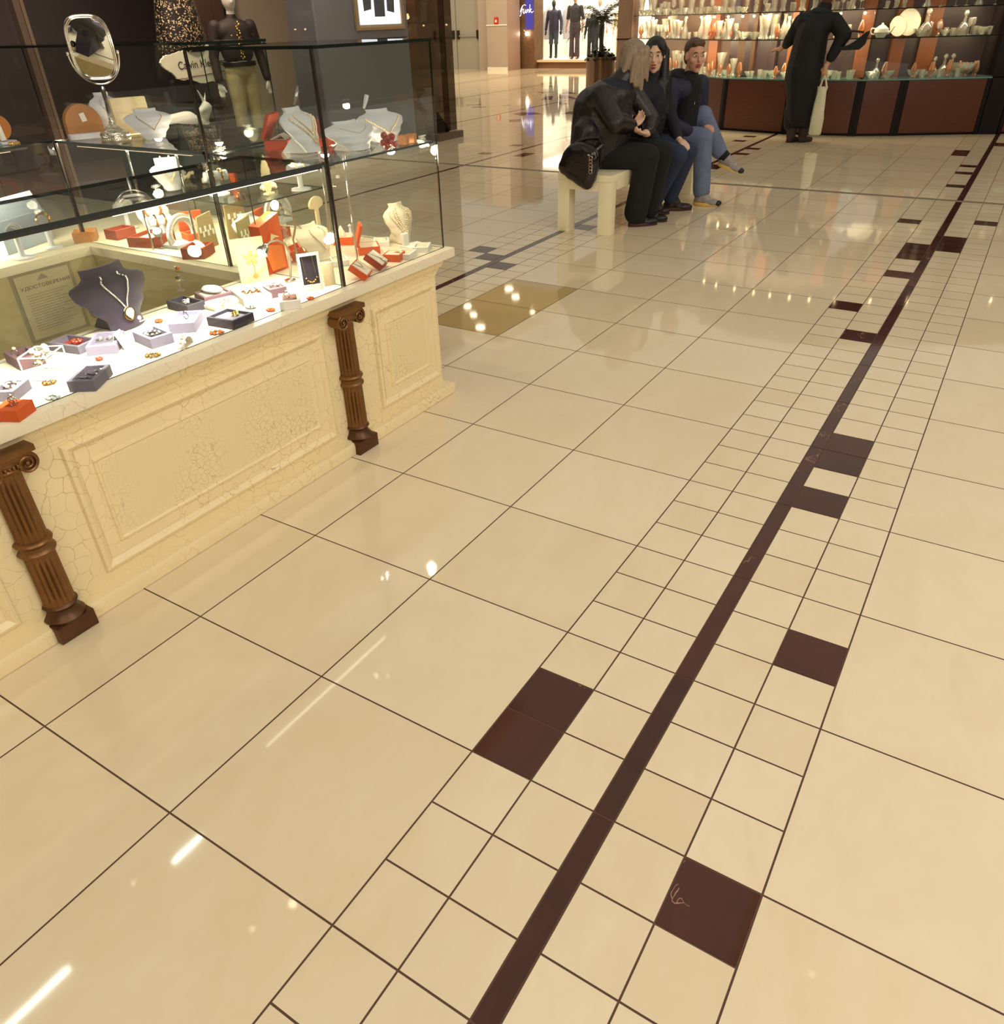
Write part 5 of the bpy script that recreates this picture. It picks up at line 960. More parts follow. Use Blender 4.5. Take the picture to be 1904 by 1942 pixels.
def brooch(loc, rz, label, stone=PRL, r=.016, cat='brooch', name='brooch', n=7):
    t = thing(name, loc, label, cat, rz=rz); b = MB()
    for k in range(n): a = 2 * PI * k / n; b.ell((r * math.cos(a), r * .75 * math.sin(a), .005), (.006, .006, .005), nu=8, nv=6)
    b.build('stones', stone, t); g_ = MB(); g_.tube([(r * math.cos(2 * PI * k / 16), r * .75 * math.sin(2 * PI * k / 16), .003) for k in range(16)], .0018, 5, closed=True); g_.tube([(-r * 1.3, 0, .004), (0, r * .3, .008), (r * 1.5, -.004, .004)], .0016, 5); g_.build('setting', GLD if stone in (AMBR, REDS) else SIL, t); return t
def finger_ring(loc, rz, label, stone=PRL, metal=None, r=.010):
    t = thing('ring', loc, label, 'ring', rz=rz); b = MB(); b.tube([(r * math.cos(2 * PI * k / 20), 0, r + .001 + r * math.sin(2 * PI * k / 20)) for k in range(20)], .0016, 6, closed=True); b.build('band', metal or SIL, t); MB().ell((0, 0, 2 * r + .004), (.006, .005, .005), nu=10, nv=7).build('stone', stone, t); return t
def earrings(loc, rz, label, m=PRL, name='earrings'):
    t = thing(name, loc, label, 'earrings', rz=rz)
    for s in (-1, 1):
        MB().tube([(.009 * math.cos(2 * PI * k / 18), s * .014 + .009 * math.sin(2 * PI * k / 18), .004 + .002 * (k % 2)) for k in range(18)], .002, 6, closed=True).build('earring', SIL if m is PRL else GLD, t); MB().ell((.009, s * .014, .006), .0055, nu=10, nv=7).build('bead', m, t)
    return t
def chain_in(loc, rz, label, m=SIL, L=.06):
    t = thing('chain', loc, label, 'chain', rz=rz); b = MB(); b.tube([((-.5 + k / 30) * L, .014 * math.sin(k * .55), .003 + .001 * math.sin(k)) for k in range(31)], .0022, 6); b.build('links', m, t); MB().ell((L * .5, 0, .004), .006, nu=10, nv=7).build('clasp', m, t); return t
# --- boxes on the front strip of the counter
t, p, rz = pxbox('jewellery_box', c6(-150, 1735), c6(230, 1740), c6(480, 1560), .032, ORB, DVI, 'orange topped box with two silver rings at the near end of the counter front', rim=.022, dep=.35)
finger_ring(p + V((.012, .0, .006)), .3, 'silver ring nearer the glass in the orange topped box', SIL); finger_ring(p + V((-.014, .012, .006)), .8, 'silver ring farther back in the orange topped box', SIL)
t, p, rz = pxbox('jewellery_box', c6(-150, 1450), c6(200, 1450), c6(400, 1260), .030, GRB, MAV, 'grey box with pearl earrings behind the orange topped box', rim=.012); brooch(p + V((0, .01, .004)), .4, 'pearl cluster lying in the grey box behind the orange topped one', PRL, .02)
t, p, rz = pxbox('jewellery_box', c6(80, 850), c6(230, 990), c6(600, 870), .034, MAV, mat('mauve_velvet', '6d4a50', .9), 'mauve box standing behind the white wire cube', rim=.014); finger_ring(p + V((.0, -.02, .008)), .5, 'wire ring with pearl on the mauve box', PRL)
t, p, rz = pxbox('jewellery_box', c6(800, 690), c6(1140, 800), c6(1370, 660), .026, GRB, RBX, 'grey box lined in dark red beside the wire cube', dep=.75); brooch(p + V((0, .012, -.002)), .2, 'red stone brooch in the dark red lined box', REDS, .014)
t, p, rz = pxbox('jewellery_box', c6(1340, 760), c6(1770, 740), c6(1800, 540), .030, LIL, GRB, 'pale lilac box with two pearls in front of the velvet bust', dep=.45); earrings(p + V((0, 0, .004)), rz + PI / 2, 'pair of pearl earrings in the pale lilac box', PRL)
t, p, rz = pxbox('jewellery_box', c6(985, 1300), c6(1390, 1280), c6(1660, 1030), .032, GRB, DVI, 'long grey box with silver chain closest to the front glass', rim=.010, dep=.4); chain_in(p + V((0, 0, .003)), rz + .9, 'twisted silver chain in the long grey box', SIL, .075)
t, p, rz = pxbox('jewellery_box', c7(230, 1020), c7(510, 1130), c7(850, 1030), .034, LIL, DVI, 'lilac grey box with silver flower brooch beside the velvet bust', dep=.4); brooch(p + V((0, 0, .004)), .7, 'silver flower brooch in the lilac grey box', SIL, .022, n=9)
t, p, rz = pxbox('jewellery_box', c7(880, 880), c7(1235, 890), c7(1190, 720), .034, LIL, PBX, 'small pale box with silver ring on a dark foot', dep=.4); finger_ring(p + V((0, .004, .004)), .2, 'broad silver ring in the small pale box', SIL)
t, p, rz = pxbox('jewellery_box', c7(790, 550), c7(1050, 650), c7(1290, 560), .030, DKB, DVI, 'dark slate box with gold earrings behind the small pale box', rim=.008, dep=.6); earrings(p + V((0, 0, .003)), .9, 'gold and pearl earrings in the dark slate box', PRL)
t, p, rz = pxbox('jewellery_box', (392.7, 600.8), (440.6, 609.7), (478, 592), .030, DKB, GRB, 'flat slate box with striped grey insert and tiny green stone', rim=.008, dep=.35); earrings(p + V((0, .02, .003)), .9, 'small green stone earrings in the flat slate box', mat('green_stone', '7fa04a', .1, coat=.5))
t, p, rz = pxbox('jewellery_box', c7(1150, 430), c7(1330, 510), c7(1760, 420), .028, MAV, WVI, 'aubergine box with folded white cloth near the picture card', dep=.2); MB_ = MB(); MB_.lathe([(.045, 0), (.050, .006), (.040, .014), (.020, .016), (.001, .014)], 14, sy=.55)
tag(MB_.build('cloth', mat('white_cloth', 'fbf6ec', .9), None, loc=p + V((0, 0, .014))), 'folded white cloth lying on the aubergine box', 'cloth')
t, p, rz = pxbox('jewellery_box', c3(180, 1330), c3(290, 1500), c3(690, 1400), .030, WHB, mat('taupe_velvet', '8a6f6a', .9), 'white box with taupe insert below the picture card', rim=.020, dep=.3); chain_in(p + V((0, 0, .006)), rz + 1.2, 'thin gold chain in the white box with taupe insert', GLD, .06)
t, p, rz = pxbox('jewellery_box', c3(620, 1290), c3(710, 1345), c3(975, 1290), .034, MAV, MAV, 'plum coloured box with flower brooch in front of the orange box', rim=.006, dep=.12); brooch(p + V((0, 0, .016)), .2, 'gold and white flower brooch on the plum coloured box', PRL, .018)
t, p, rz = pxbox('jewellery_box', c3(830, 1400), c3(890, 1525), c3(1215, 1500), .030, WHB, mat('brown_velvet', '6a4238', .9), 'white box with brown pillow below the framed necklace', rim=.012, dep=.2); finger_ring(p + V((0, -.01, .008)), .6, 'silver ring on the brown pillow of the white box', SIL)
# white pad between them
tag(MB().box((0, 0, .008), (.085, .13, .016), bev=.006).build('jewellery_pad', WVI, None, loc=at_z(420, 578, ZC)), 'white jewellery pad behind the flat slate box', 'pad'); earrings(at_z(425, 573, ZC + .019), .3, 'white earrings lying on the white jewellery pad', PRL)
# small loose pieces on the strip
brooch(at_z(101, 756, ZC), .5, 'opal brooch on dark backing lying nearest the front edge', mat('opal', 'cfe0e2', .15, coat=.6), .016); brooch(at_z(94, 728, ZC), 1.2, 'gold pin lying in front of the wire cube', GLD, .014); brooch(at_z(189, 683, ZC), .2, 'tiny carnelian pin between the lilac and the long grey box', REDS, .007); brooch(at_z(411, 633, ZC), .8, 'amber leaf brooch lying in front of the flat slate box', AMBR, .018); brooch(at_z(290, 676, ZC), .8, 'gold leaf brooch lying by the front edge below the lilac grey box', GLD, .018)
brooch(at_z(476, 585, ZC), .4, 'silver and red pin beside the flat slate box', SIL, .014); brooch(at_z(514, 590, ZC), .3, 'small dark gold brooch below the plum coloured box', AMBR, .012); brooch(at_z(589, 568, ZC), .3, 'small amber chip lying below the framed necklace', AMBR, .009); brooch(at_z(302, 611, ZC), .3, 'amber bead pin at the foot of the velvet bust', AMBR, .009)
cf = thing('cuff_bracelet', at_z(352, 656, ZC), 'wide white cuff bracelet standing by the front edge', 'bracelet', rz=.5); b = MB(); rings = []
for k in range(19): a = PI * k / 18; rings.append([(-.011, .030 * math.cos(a), .026 * math.sin(a)), (.011, .030 * math.cos(a), .026 * math.sin(a)), (.012, .034 * math.cos(a), .030 * math.sin(a)), (-.012, .034 * math.cos(a), .030 * math.sin(a))])
b.loft(rings); b.build('cuff', WHB, cf); b = MB()
for k in range(5): b.ell((0, .030 * math.cos(.5 + .5 * k), .032 * math.sin(.5 + .5 * k)), .006, nu=8, nv=6)
b.build('pearls', PRL, cf)
# tent card
tc2 = thing('tent_card', at_z(231, 660, ZC), 'white folded tent card between the lilac boxes', 'card', rz=.5); MB().prism([(-.022, 0), (0, .055), (.022, 0), (.020, 0), (0, .050), (-.020, 0)], -.02, .02, 'y').build('folded_card', WHB, tc2, smooth=False)
# white wire cube with earrings
wc = thing('wire_stand', at_z(92, 710, ZC), 'white wire cube stand hung with earrings', 'stand', rz=.55); b = MB(); q = .040
cor = [(-q, -q * 1.2, 0), (q, -q * 1.2, 0), (q, q * 1.2, 0), (-q, q * 1.2, 0)]
for i in range(4):
    a_, b_ = V(cor[i]), V(cor[(i + 1) % 4]); up_ = V((0, 0, .068)); b.tube([a_, a_ + up_], .0022, 6); b.tube([a_ + up_, b_ + up_], .0022, 6); b.tube([a_ + V((0, 0, .002)), b_ + V((0, 0, .002))], .0022, 6)
b.tube([V((0, -q * 1.2, .068)), V((0, q * 1.2, .068))], .0022, 6); b.build('wire_frame', mat('white_wire', 'f6f1e6', .35), wc)
for k in range(6):
    e = MB(); yy = -.04 + .016 * k; e.tube([(0, yy, .066), (0, yy, .054)], .0010, 5); e.ell((0, yy, .048), (.007, .007, .008), nu=10, nv=7); e.build('earring', PRL if k % 2 else SIL, wc)
for k in range(4): e = MB(); e.ell((.02 * math.cos(k * 1.7), .03 * math.sin(k * 1.7), .074), .009, nu=10, nv=7); e.build('pearl_knob', PRL, wc)
# rings on clear stands at the back of the strip
for (x, y), lb, st in (((100 * 0 + 184, 615), 'large black stone ring on a clear stand beside the velvet bust', DKS), ((342, 533), 'brown stone ring on a clear stand behind the slate box', AMBR), ((343, 552), 'round dark stone ring on a clear stand behind the slate box', DKS)):
    o = thing('ring', at_z(x, y, ZC), lb, 'ring'); MB().lathe([(.016, 0), (.016, .004), (.004, .008), (.004, .035)], 16).build('clear_stand', ACR, o); k_ = 1.6 if st is DKS and x < 200 else .9
    MB().tube([(.010 * k_ * math.cos(2 * PI * k / 20), .0, .040 + .010 * k_ * math.sin(2 * PI * k / 20)) for k in range(20)], .002, 6, closed=True).build('band', GLD, o); MB().box((0, 0, .040 + .012 * k_), (.016 * k_, .014 * k_, .014 * k_), bev=.004).build('stone', st, o)
# --- necklace busts
def bust(loc, rz, h, w, lean, m, label, collar=True, foot=True, name='necklace_bust', bulge=.5, shape=None):
    t = thing(name, loc, label, 'bust', rz=rz)
    sh = shape or [(0, .42), (.12, .50), (.35, .74), (.58, .96), (.72, 1.0), (.80, .86), (.86, .58), (.90, .44), (1.0, .46)]
    def hw(v):
        for (a, wa), (b_, wb) in zip(sh, sh[1:]):
            if v <= b_: tt = (v - a) / (b_ - a); tt = tt * tt * (3 - 2 * tt); return w / 2 * (wa + (wb - wa) * tt)
        return w / 2 * sh[-1][1]
    def P(u, v, off=0.):
        W_ = hw(v); x = bulge * (W_ * (1 - u * u)) * (1 - .3 * v) + off; z = h * v
        return V((x - lean * z * .55, W_ * u, z * math.cos(lean * .5) + .002))
    nu, nv = 18, 22; rings = []
    for j in range(nv + 1): v = j / nv; rings.append([P(-1 + 2 * i / nu, v) for i in range(nu + 1)] + [P(1 - 2 * i / nu, v, -.010) for i in range(nu + 1)])
    MB().loft(rings).build('bust_form', m, t, ang=50)
    if foot: MB().prism([(-.02, 0), (-lean * h * .55 - .06 * h / .2, 0), (-lean * h * .30, h * .5), (-lean * h * .30 + .012, h * .5)], -w * .16, w * .16, 'y').build('back_strut', m, t, smooth=False)
    return t, P
def strand(tb, P, label, m, u0=.55, vt=.93, vb=.38, r=.0032, n=44, pend=None, name='necklace', cat='necklace', off=.004, sag=1.):
    t = thing(name, (0, 0, 0), label, cat); t.matrix_world = tb.matrix_world if tb.parent is None and tb.matrix_world.translation.length > 1e-6 else Matrix.Translation(tb.location) @ rotz(tb.rotation_euler.z)
    b = MB()
    for k in range(n + 1):
        s = -1 + 2 * k / n; u = u0 * s; v = vb + (vt - vb) * abs(s) ** sag; b.ell(P(u, v, off), r, nu=8, nv=6)
    b.build('beads', m, t)
    if pend: pend(t, P(0, vb, off + .004))
    return t
def busts(loc, rz, h, w, lean, m, label, strands, **k):
    t, P = bust(loc, rz, h, w, lean, m, label, **k)
    for s in strands: strand(t, P, **s)
    return t
def drop(t, c):
    MB().lathe([(.001, -.030), (.010, -.022), (.0175, -.008), (.0165, .004), (.008, .010), (.001, .012)], 20, M=Matrix.Translation(c) @ Matrix.Rotation(-.3, 4, 'Y'), sx=.55).build('pendant_stone', mat('pale_crystal_stone', 'eef0ea', .08, coat=.8), t)
    MB().tube([(c.x + .004, c.y + .019 * math.cos(a), c.z - .009 + .021 * math.sin(a) * (1.1 if math.sin(a) < 0 else .9)) for a in [2 * PI * i / 24 for i in range(24)]], .0028, 6, closed=True).build('gold_mount', GLD, t)
vb = at_z(262, 622, ZC)
tb, P = bust(vb + V((-.03, -.01, 0)), .10, .205, .285, .50, VEL, 'dark aubergine velvet bust with a pale drop pendant', bulge=.32, shape=[(0, .46), (.14, .44), (.40, .74), (.62, .97), (.72, 1.0), (.78, .94), (.84, .56), (1.0, .54)])
strand(tb, P, 'silver necklace with a pale drop pendant on the velvet bust', SIL, .42, .86, .30, .0038, 60, drop)
MB().lathe([(.001, 0), (.008, 0), (.008, .001)], 16, M=Matrix.Translation(P(.62, .10, .002)) @ Matrix.Rotation(PI / 2, 4, 'Y')).build('printed_mark', mat('silver_print', 'cfc6d6', .4), tb); MB().box(P(.62, .045, .002), (.001, .026, .004)).build('printed_mark', mat('silver_print'), tb)
PB = at_z(776, 458, ZC)
busts(PB + V((.0, -.03, 0)), -.25, .17, .15, .5, WVI, 'ivory bust with pearl strands at the end of the corner case', [dict(label='outer pearl strand on the ivory corner bust', m=PRL, u0=.8, vt=.80, vb=.12, r=.0045, n=36), dict(label='middle pearl strand on the ivory corner bust', m=PRL, u0=.6, vt=.84, vb=.24, r=.0045, n=30), dict(label='inner pearl strand on the ivory corner bust', m=PRL, u0=.45, vt=.88, vb=.36, r=.0042, n=24)])
wb_ = thing('display_block', at_z(785, 470, ZC), 'white angled display block at the foot of the ivory corner bust', 'block', rz=-.2); MB().box((.01, 0, .008), (.09, .10, .014), bev=.003).build('slab', WHB, wb_); MB().box((-.02, -.03, .04), (.02, .03, .05), bev=.003).build('upright', WHB, wb_)
# --- standing cards and frames
def upright(name, A, B, Cc, depthx, m, label, cat, th=.006):
    """card standing on the counter: A bottom near end, B bottom far end, C top near end (pixels)"""
    a, b_ = at_z(*A, ZC), at_z(*B, ZC); n = V((b_ - a)); L = n.length; n.normalize(); out = V((n.y, -n.x, 0))
    d = ray(*Cc); # top edge in the upright plane
    c = EYE + d * ((a - EYE).dot(out) / d.dot(out)); h = c.z - ZC
    M = frame_M(a, n, (0, 0, 1)); t = thing(name, a, label, cat, M=M)
    return t, L, h, M
t, L_1, h_1, M_ = upright('picture_card', (458, 538), (512, 530), (436, 455), 0, CRB, 'peach picture card with a printed jewel standing beside the gooseneck lamp', 'card')
MB().box((L_1 / 2, h_1 / 2, -.003), (L_1, h_1, .004)).build('card', mat('peach_print', 'edc9a0', .5, 0, .3, 6), t, smooth=False)
b = MB(); fx, fy = L_1 * .50, h_1 * .55
for k in range(5): a = k * 2 * PI / 5 + .3; b.ell((fx + .016 * math.cos(a), fy + .016 * math.sin(a), .0005), (.014, .008, .0010), R=Matrix.Rotation(a, 3, 'Z'), nu=10, nv=6)
b.tube([(fx, fy - .01, .0005), (fx + .008, fy - .04, .0005), (fx + .004, fy - .06, .0005)], .002, 5); b.ell((fx + .006, fy - .07, .0005), (.012, .010, .001), nu=10, nv=6); b.build('printed_flower', mat('printed_gold', 'c79a5c', .4, 0, .3), t)
t, L_1, h_1, M_ = upright('framed_necklace', (573, 553), (613, 547), (565, 482), 0, WHB, 'white frame with a necklace on dark velvet standing at the corner post', 'frame')
b = MB(); rr = []
for i_, z in ((0, 0), (0, .010), (.009, .010), (.009, .004)): rr.append([(i_, i_, z), (L_1 - i_, i_, z), (L_1 - i_, h_1 - i_, z), (i_, h_1 - i_, z)])
b.loft(rr, cap=False); b.add(rr[0], [(3, 2, 1, 0)]); b.build('white_frame', WHB, t, smooth=False); MB().add([(.009, .024, .0045), (L_1 - .009, .024, .0045), (L_1 - .009, h_1 - .009, .0045), (.009, h_1 - .009, .0045)], [(0, 1, 2, 3)]).build('velvet_panel', DVI, t, smooth=False); MB().box((L_1 / 2, .014, .0055), (L_1 - .018, .016, .004)).build('white_foot', WHB, t, smooth=False)
nk = thing('necklace', (0, 0, 0), 'silver and gold necklace inside the white frame', 'necklace', M=M_ @ Matrix.Translation((0, 0, .006))); b = MB(); cx_ = L_1 / 2
b.tube([(cx_ - L_1 * .30, h_1 - .012, 0), (cx_ - L_1 * .24, h_1 * .45, 0), (cx_ - L_1 * .20, .045, 0)], .0010, 5); b.tube([(cx_ + L_1 * .18, h_1 - .012, 0), (cx_ + L_1 * .24, h_1 * .45, 0), (cx_ + L_1 * .28, .048, 0)], .0010, 5); b.build('chain', SIL, nk)
b = MB()
for k in range(7): b.ell((cx_ - L_1 * .22 + L_1 * .50 * k / 6, .030 + .00045 * (k - 3) ** 2 * 4, 0), (.005, .003, .002), nu=8, nv=6)
b.build('stones', GLD, nk)
t, L_1, h_1, M_ = upright('cream_card', (620, 545), (640, 541), (613, 502), 0, CRB, 'plain cream card standing behind the white frame', 'card'); MB().box((L_1 / 2, h_1 / 2, -.02), (L_1, h_1, .012), bev=.001).build('card', CRB, t)
t, L_1, h_1, M_ = upright('orange_box', (520, 522), (555, 508), (495, 428), 0, ORB, 'tall orange box standing open behind the plum coloured box', 'box')
b = MB(); b.prism([(0, 0), (L_1, 0), (L_1 * .92, h_1 * 1.12), (-L_1 * .12, h_1 * .95)], -.075, -.02, 'z'); b.build('box_body', ORB, t, smooth=False); b = MB(); b.prism([(L_1 * .08, h_1 * .06), (L_1 * .80, h_1 * .06), (L_1 * .74, h_1 * .5), (-.02, h_1 * .62)], -.019, -.010, 'z'); b.build('lid', mat('orange_lid_card', 'e0752a', .5, 0, .08), t, smooth=False)
b = MB()
for k in range(7): b.tube([(L_1 * .25 + .004 * k, h_1 * .62 + .003 * k, -.012), (L_1 * .30 + .006 * k, h_1 * .78 - .003 * k, -.006)], .0024, 6)
b.build('pearl_bundle', PRL, t)
ob = tray('orange_box', at_z(575, 490, ZC) + V((-.02, 0, 0)), .06, .11, .05, .9, ORB, WVI, 'long orange box leaning behind the white frame', tilt=-.35)
# --- things in the tall corner case
def padbox(px, lx, ly, rz, tilt, label, m=ORB):
    return tray('pendant_box', at_z(*px, ZC) , lx, ly, .026, rz, m, WVI, label, rim=.003, dep=.08, tilt=tilt)
def pend_on(t, label, m, beads=5, big=PRL):
    M = t.matrix_basis.copy(); o = thing('pendant', (0, 0, 0), label, 'pendant', M=M @ Matrix.Translation((0, 0, .0265))); b = MB(); b.tube([(-.035, -.024, 0), (-.012, -.012, .001), (.006, 0, .001), (-.010, .014, .001), (-.034, .022, 0)], .0012, 5); b.build('cord', mat('cord_brown', '4a3428', .6) if big is PRL else SIL, o)
    b = MB()
    for k in range(beads): b.ell((.008 + .008 * k, .002 * math.sin(k * 2), .003), .0042 if beads > 2 else .008, nu=10, nv=7)
    b.build('pendant_stone', big, o); return o
sh_ = .62
t1 = padbox((682, 527), .075, .085, .45, sh_, 'orange box with pearl pendant propped beside the corner post'); t1.location.z += .020; pend_on(t1, 'pearl pendant on brown cord in the propped orange box', GLD, 1, PRL)
t2 = padbox((712, 509), .080, .090, .40, sh_, 'orange box with silver pendant propped in the middle of the corner case', RBX); t2.location.z += .024; pend_on(t2, 'silver drop pendant in the propped orange box', SIL, 5, SIL)
t3 = tray('pendant_box', at_z(748, 492, ZC), .075, .075, .028, .35, ORB, WVI, 'flat orange box nearest the front edge of the corner case', rim=.004, dep=.1); pend_on(t3, 'thin brooch in the flat orange box', GLD, 3, GLD)
t4 = tray('pendant_box', at_z(700, 478, ZC), .09, .10, .032, .8, ORB, WVI, 'orange box with raised white lid behind the silver pendant', rim=.004, dep=.1, lid=1.25); t5 = tray('pendant_box', at_z(668, 462, ZC) + V((-.04, .0, 0)), .09, .10, .034, .55, ORB, WVI, 'orange box carrying white bell shaped earrings at the chrome rod', rim=.004, dep=.05)
be_ = thing('earring_stand', V(t5.location) + V((0, -.02, .034)), 'white bell shaped earring stand on the orange box', 'stand'); MB().lathe([(.020, 0), (.022, .004), (.016, .02), (.009, .032), (.006, .04), (.001, .045)], 20).build('bell', PRL, be_)
be2 = thing('ring_stand', V(t5.location) + V((.01, .03, .034)), 'small knob ring stand on the orange box', 'stand'); MB().lathe([(.010, 0), (.006, .008), (.005, .03), (.009, .036), (.001, .043)], 16).build('knob', IVO, be2)
for k, (px, lb) in enumerate((((770, 487), 'white open box nearest the ivory corner bust'), ((800, 474), 'flat white box at the glass corner'), ((735, 468), 'white box piled behind the flat orange one'), ((655, 505), 'white box leaning behind the corner post'))):
    tray('white_box', at_z(*px, ZC) + (V((-.05, .02, 0)) if k > 1 else V((0, 0, 0))), .07, .09, .022, .3 + .2 * k, WHB, WVI, lb, dep=.3)
busts(at_z(640, 500, ZC) + V((-.10, .03, 0)), .1, .15, .20, .75, WVI, 'white bust glaring under the lamp behind the corner post', [dict(label='white pearl strand on the glaring bust', m=PRL, u0=.5, vt=.86, vb=.3)])
fan = thing('fan_stand', at_z(620, 470, ZC) + V((-.15, .12, 0)), 'cream fan shaped display stand behind the glaring bust', 'stand', rz=.2); pol = [(-.012, 0), (.012, 0), (.012, .13)] + [(.055 * math.cos(a), .15 + .035 * math.sin(a)) for a in [-.3 + 3.74 * k / 14 for k in range(15)]] + [(-.012, .13)]
MB().prism(pol, -.004, .004, 'x').build('fan_plate', CRB, fan, smooth=False); MB().box((0, 0, .004), (.05, .05, .008)).build('base', CRB, fan)
for s_ in (-1, 1):
    wy = thing('earring_tree', at_z(610 if s_ < 0 else 665, 470, ZC) + V((-.16, .05 * s_, 0)), 'clear scalloped earring holder on the %s of the fan stand' % ('near side' if s_ < 0 else 'far side'), 'stand'); MB().prism([(-.02, 0), (.02, 0), (.02, .01)] + [(.010 + .006 * math.sin(k * 1.6), .012 + .0065 * k) for k in range(22)] + [(-.008, .155), (-.012, .01), (-.02, .01)], -.002, .002, 'x').build('holder', ACR, wy, smooth=False)
# shelf of the corner case
ZS = ZL + .001
def onshelf(px): return at_z(*px, ZS)
t6 = tray('ring_box', V((-1.76, 1.36, ZS)), .095, .115, .036, .45, RBX, WVI, 'rust red box standing open on the shelf with white bands', rim=.006, dep=.3, lid=1.15); b = MB()
for k in range(3): b.tube([(-.03, -.03 + .03 * k, .034), (.01, -.02 + .02 * k, .052), (.035, -.028 + .028 * k, .034)], .0035, 6)
b.build('white_bands', WHB, t6)
ar = thing('acrylic_strip', V((-1.45, 1.20, ZS)), 'flat clear acrylic strip lying in front of the rust red box', 'strip', rz=.1); MB().box((0, 0, .006), (.030, .05, .011), bev=.002).build('acrylic', ACR, ar)
busts(V((-1.56, 1.335, ZS)), .15, .165, .20, .85, IVO, 'tall white bust with pearls beside the rust red box', [dict(label='pearl necklace on the tall white bust beside the rust red box', m=PRL, u0=.75, vt=.78, vb=.22, r=.0042, n=30), dict(label='second pearl row on the tall white bust beside the rust red box', m=PRL, u0=.55, vt=.84, vb=.4, r=.0042, n=24)])
tg = thing('ring', V((-1.62, 1.325, ZS + .160)), 'small clear ring holder topping the tall white bust', 'ring'); MB().tube([(0, 0, 0), (0, .012, .02), (0, .026, .042), (0, .034, .060)], [.003, .006, .007, .003], 8).build('holder', ACR, tg)
busts(V((-1.42, 1.44, ZS)), -.10, .115, .25, 1.15, IVO, 'broad grey white bust lying on the shelf edge', [dict(label='thin chain on the broad lying bust', m=SIL, u0=.6, vt=.8, vb=.6, r=.0012)], foot=True)
t7 = tray('ring_box', V((-1.66, 1.50, ZS)), .06, .075, .03, .4, RBX, WVI, 'small red box open on the shelf behind the lying bust', dep=.3, lid=1.3)
br_ = thing('bracelet_roll', V((-1.58, 1.56, ZS)), 'ivory watch roll with bracelet on the shelf behind the lying bust', 'roll', rz=.2); MB().tube([(0, -.03, .035), (0, .03, .035)], .026, 18).build('roll', CRB, br_); MB().tube([(.028 * math.cos(a), .0, .035 + .028 * math.sin(a)) for a in [2 * PI * k / 24 for k in range(24)]], .006, 6, closed=True).build('bracelet', WHB, br_); MB().box((0, 0, .005), (.05, .05, .01)).build('base', CRB, br_)
busts(V((-1.46, 1.66, ZS)), -.35, .13, .21, 1.0, IVO, 'white bust with pearls at the far end of the shelf', [dict(label='pearl necklace on the far shelf bust', m=PRL, u0=.75, vt=.75, vb=.25, r=.0042, n=30)])
tg = thing('tag_holder', V((-1.52, 1.60, ZS + .125)), 'ivory bead tag topping the far shelf bust', 'tag'); MB().tube([(0, 0, 0), (.0, .014, .022), (0, .026, .044)], [.004, .008, .009], 8).build('holder', IVO, tg)
ac = thing('amber_cluster', V((-1.345, 1.525, ZS)), 'dark red amber cluster lying at the shelf edge', 'amber'); b = MB()
for k in range(13): b.ell((rj.uniform(-.018, .018), rj.uniform(-.026, .026), rj.uniform(.008, .045)), rj.uniform(.008, .014), nu=8, nv=6)
b.build('amber_pieces', REDS, ac)
for k, (x, y) in enumerate(((-1.37, 1.645), (-1.365, 1.69))): tray('small_box', V((x, y, ZS)), .035, .035, .03, .3, mat('tan_box_card', 'c98a52', .6), WVI, ('tan box beside the red amber cluster', 'tan box under the far shelf bust')[k], dep=.2)
# --- pieces on the far run and the rear run
def tstand(loc, rz, label, h=.10, bracelet=WHB):
    t = thing('bracelet_stand', loc, label, 'stand', rz=rz); MB().lathe([(.045, 0), (.045, .006), (.012, .010), (.012, h)], 22).build('foot', IVO, t); MB().tube([(0, -.05, h + .018), (0, .05, h + .018)], .022, 16).build('bar', IVO, t)
    for y in (-.02, .02): MB().tube([(.026 * math.cos(a), y, h + .018 + .026 * math.sin(a)) for a in [2 * PI * k / 20 for k in range(20)]], .0045, 6, closed=True).build('bracelet', bracelet, t)
    return t
tstand(at_z(245, 434, ZC), .3, 'white bracelet stand with round foot on the far run', .09, PRL); tstand(at_z(45, 490, ZC), .9, 'bracelet stand at the near end of the rear run', .10); tstand(at_z(100, 470, ZC), 1.0, 'bracelet stand beside the inner corner of the rear run', .11, GLD); tstand(at_z(460, 425, ZC), .2, 'bracelet stand with gold bangles in the far run beside the tall case', .10, GLD)
def arch(loc, rz, label, r=.085):
    t = thing('arch_stand', loc, label, 'stand', rz=rz); rings = []
    for k in range(15):
        a = -.35 + (PI + .7) * k / 14; c_ = V((0, r * math.cos(a), .05 + r * math.sin(a))); o_ = V((0, math.cos(a), math.sin(a))); rings.append([c_ - o_ * .016 + V((-.01, 0, 0)), c_ - o_ * .016 + V((.004, 0, 0)), c_ + o_ * .016 + V((.012, 0, 0)), c_ + o_ * .016 + V((-.004, 0, 0))])
    MB().loft(rings).build('arch', IVO, t); MB().box((-.02, 0, .008), (.09, .14, .016), bev=.003).build('base', IVO, t); b = MB()
    for k in range(30): a = (PI) * k / 29; b.ell((.014, r * math.cos(a), .05 + r * math.sin(a)), .004, nu=8, nv=6)
    b.build('bead_row', PRL, t); return t
arch(at_z(352, 466, ZC), .1, 'ivory horseshoe necklace stand in the middle of the far run', .075); arch(at_z(585, 430, ZC) + V((-.2, .0, 0)), .0, 'ivory horseshoe necklace stand behind the orange box', .07); arch(at_z(20, 470, ZC) + V((-.1, .1, 0)), .9, 'ivory horseshoe necklace stand on the rear run', .09)
tgb = thing('tag_board', at_z(398, 470, ZC), 'khaki board hung with white price tags on the far run', 'board', rz=.2); MB().prism([(-.06, 0), (.06, 0), (.05, .15), (-.045, .14)], -.004, .004, 'x').build('board', mat('khaki_board', 'a38f63', .7), tgb, smooth=False)
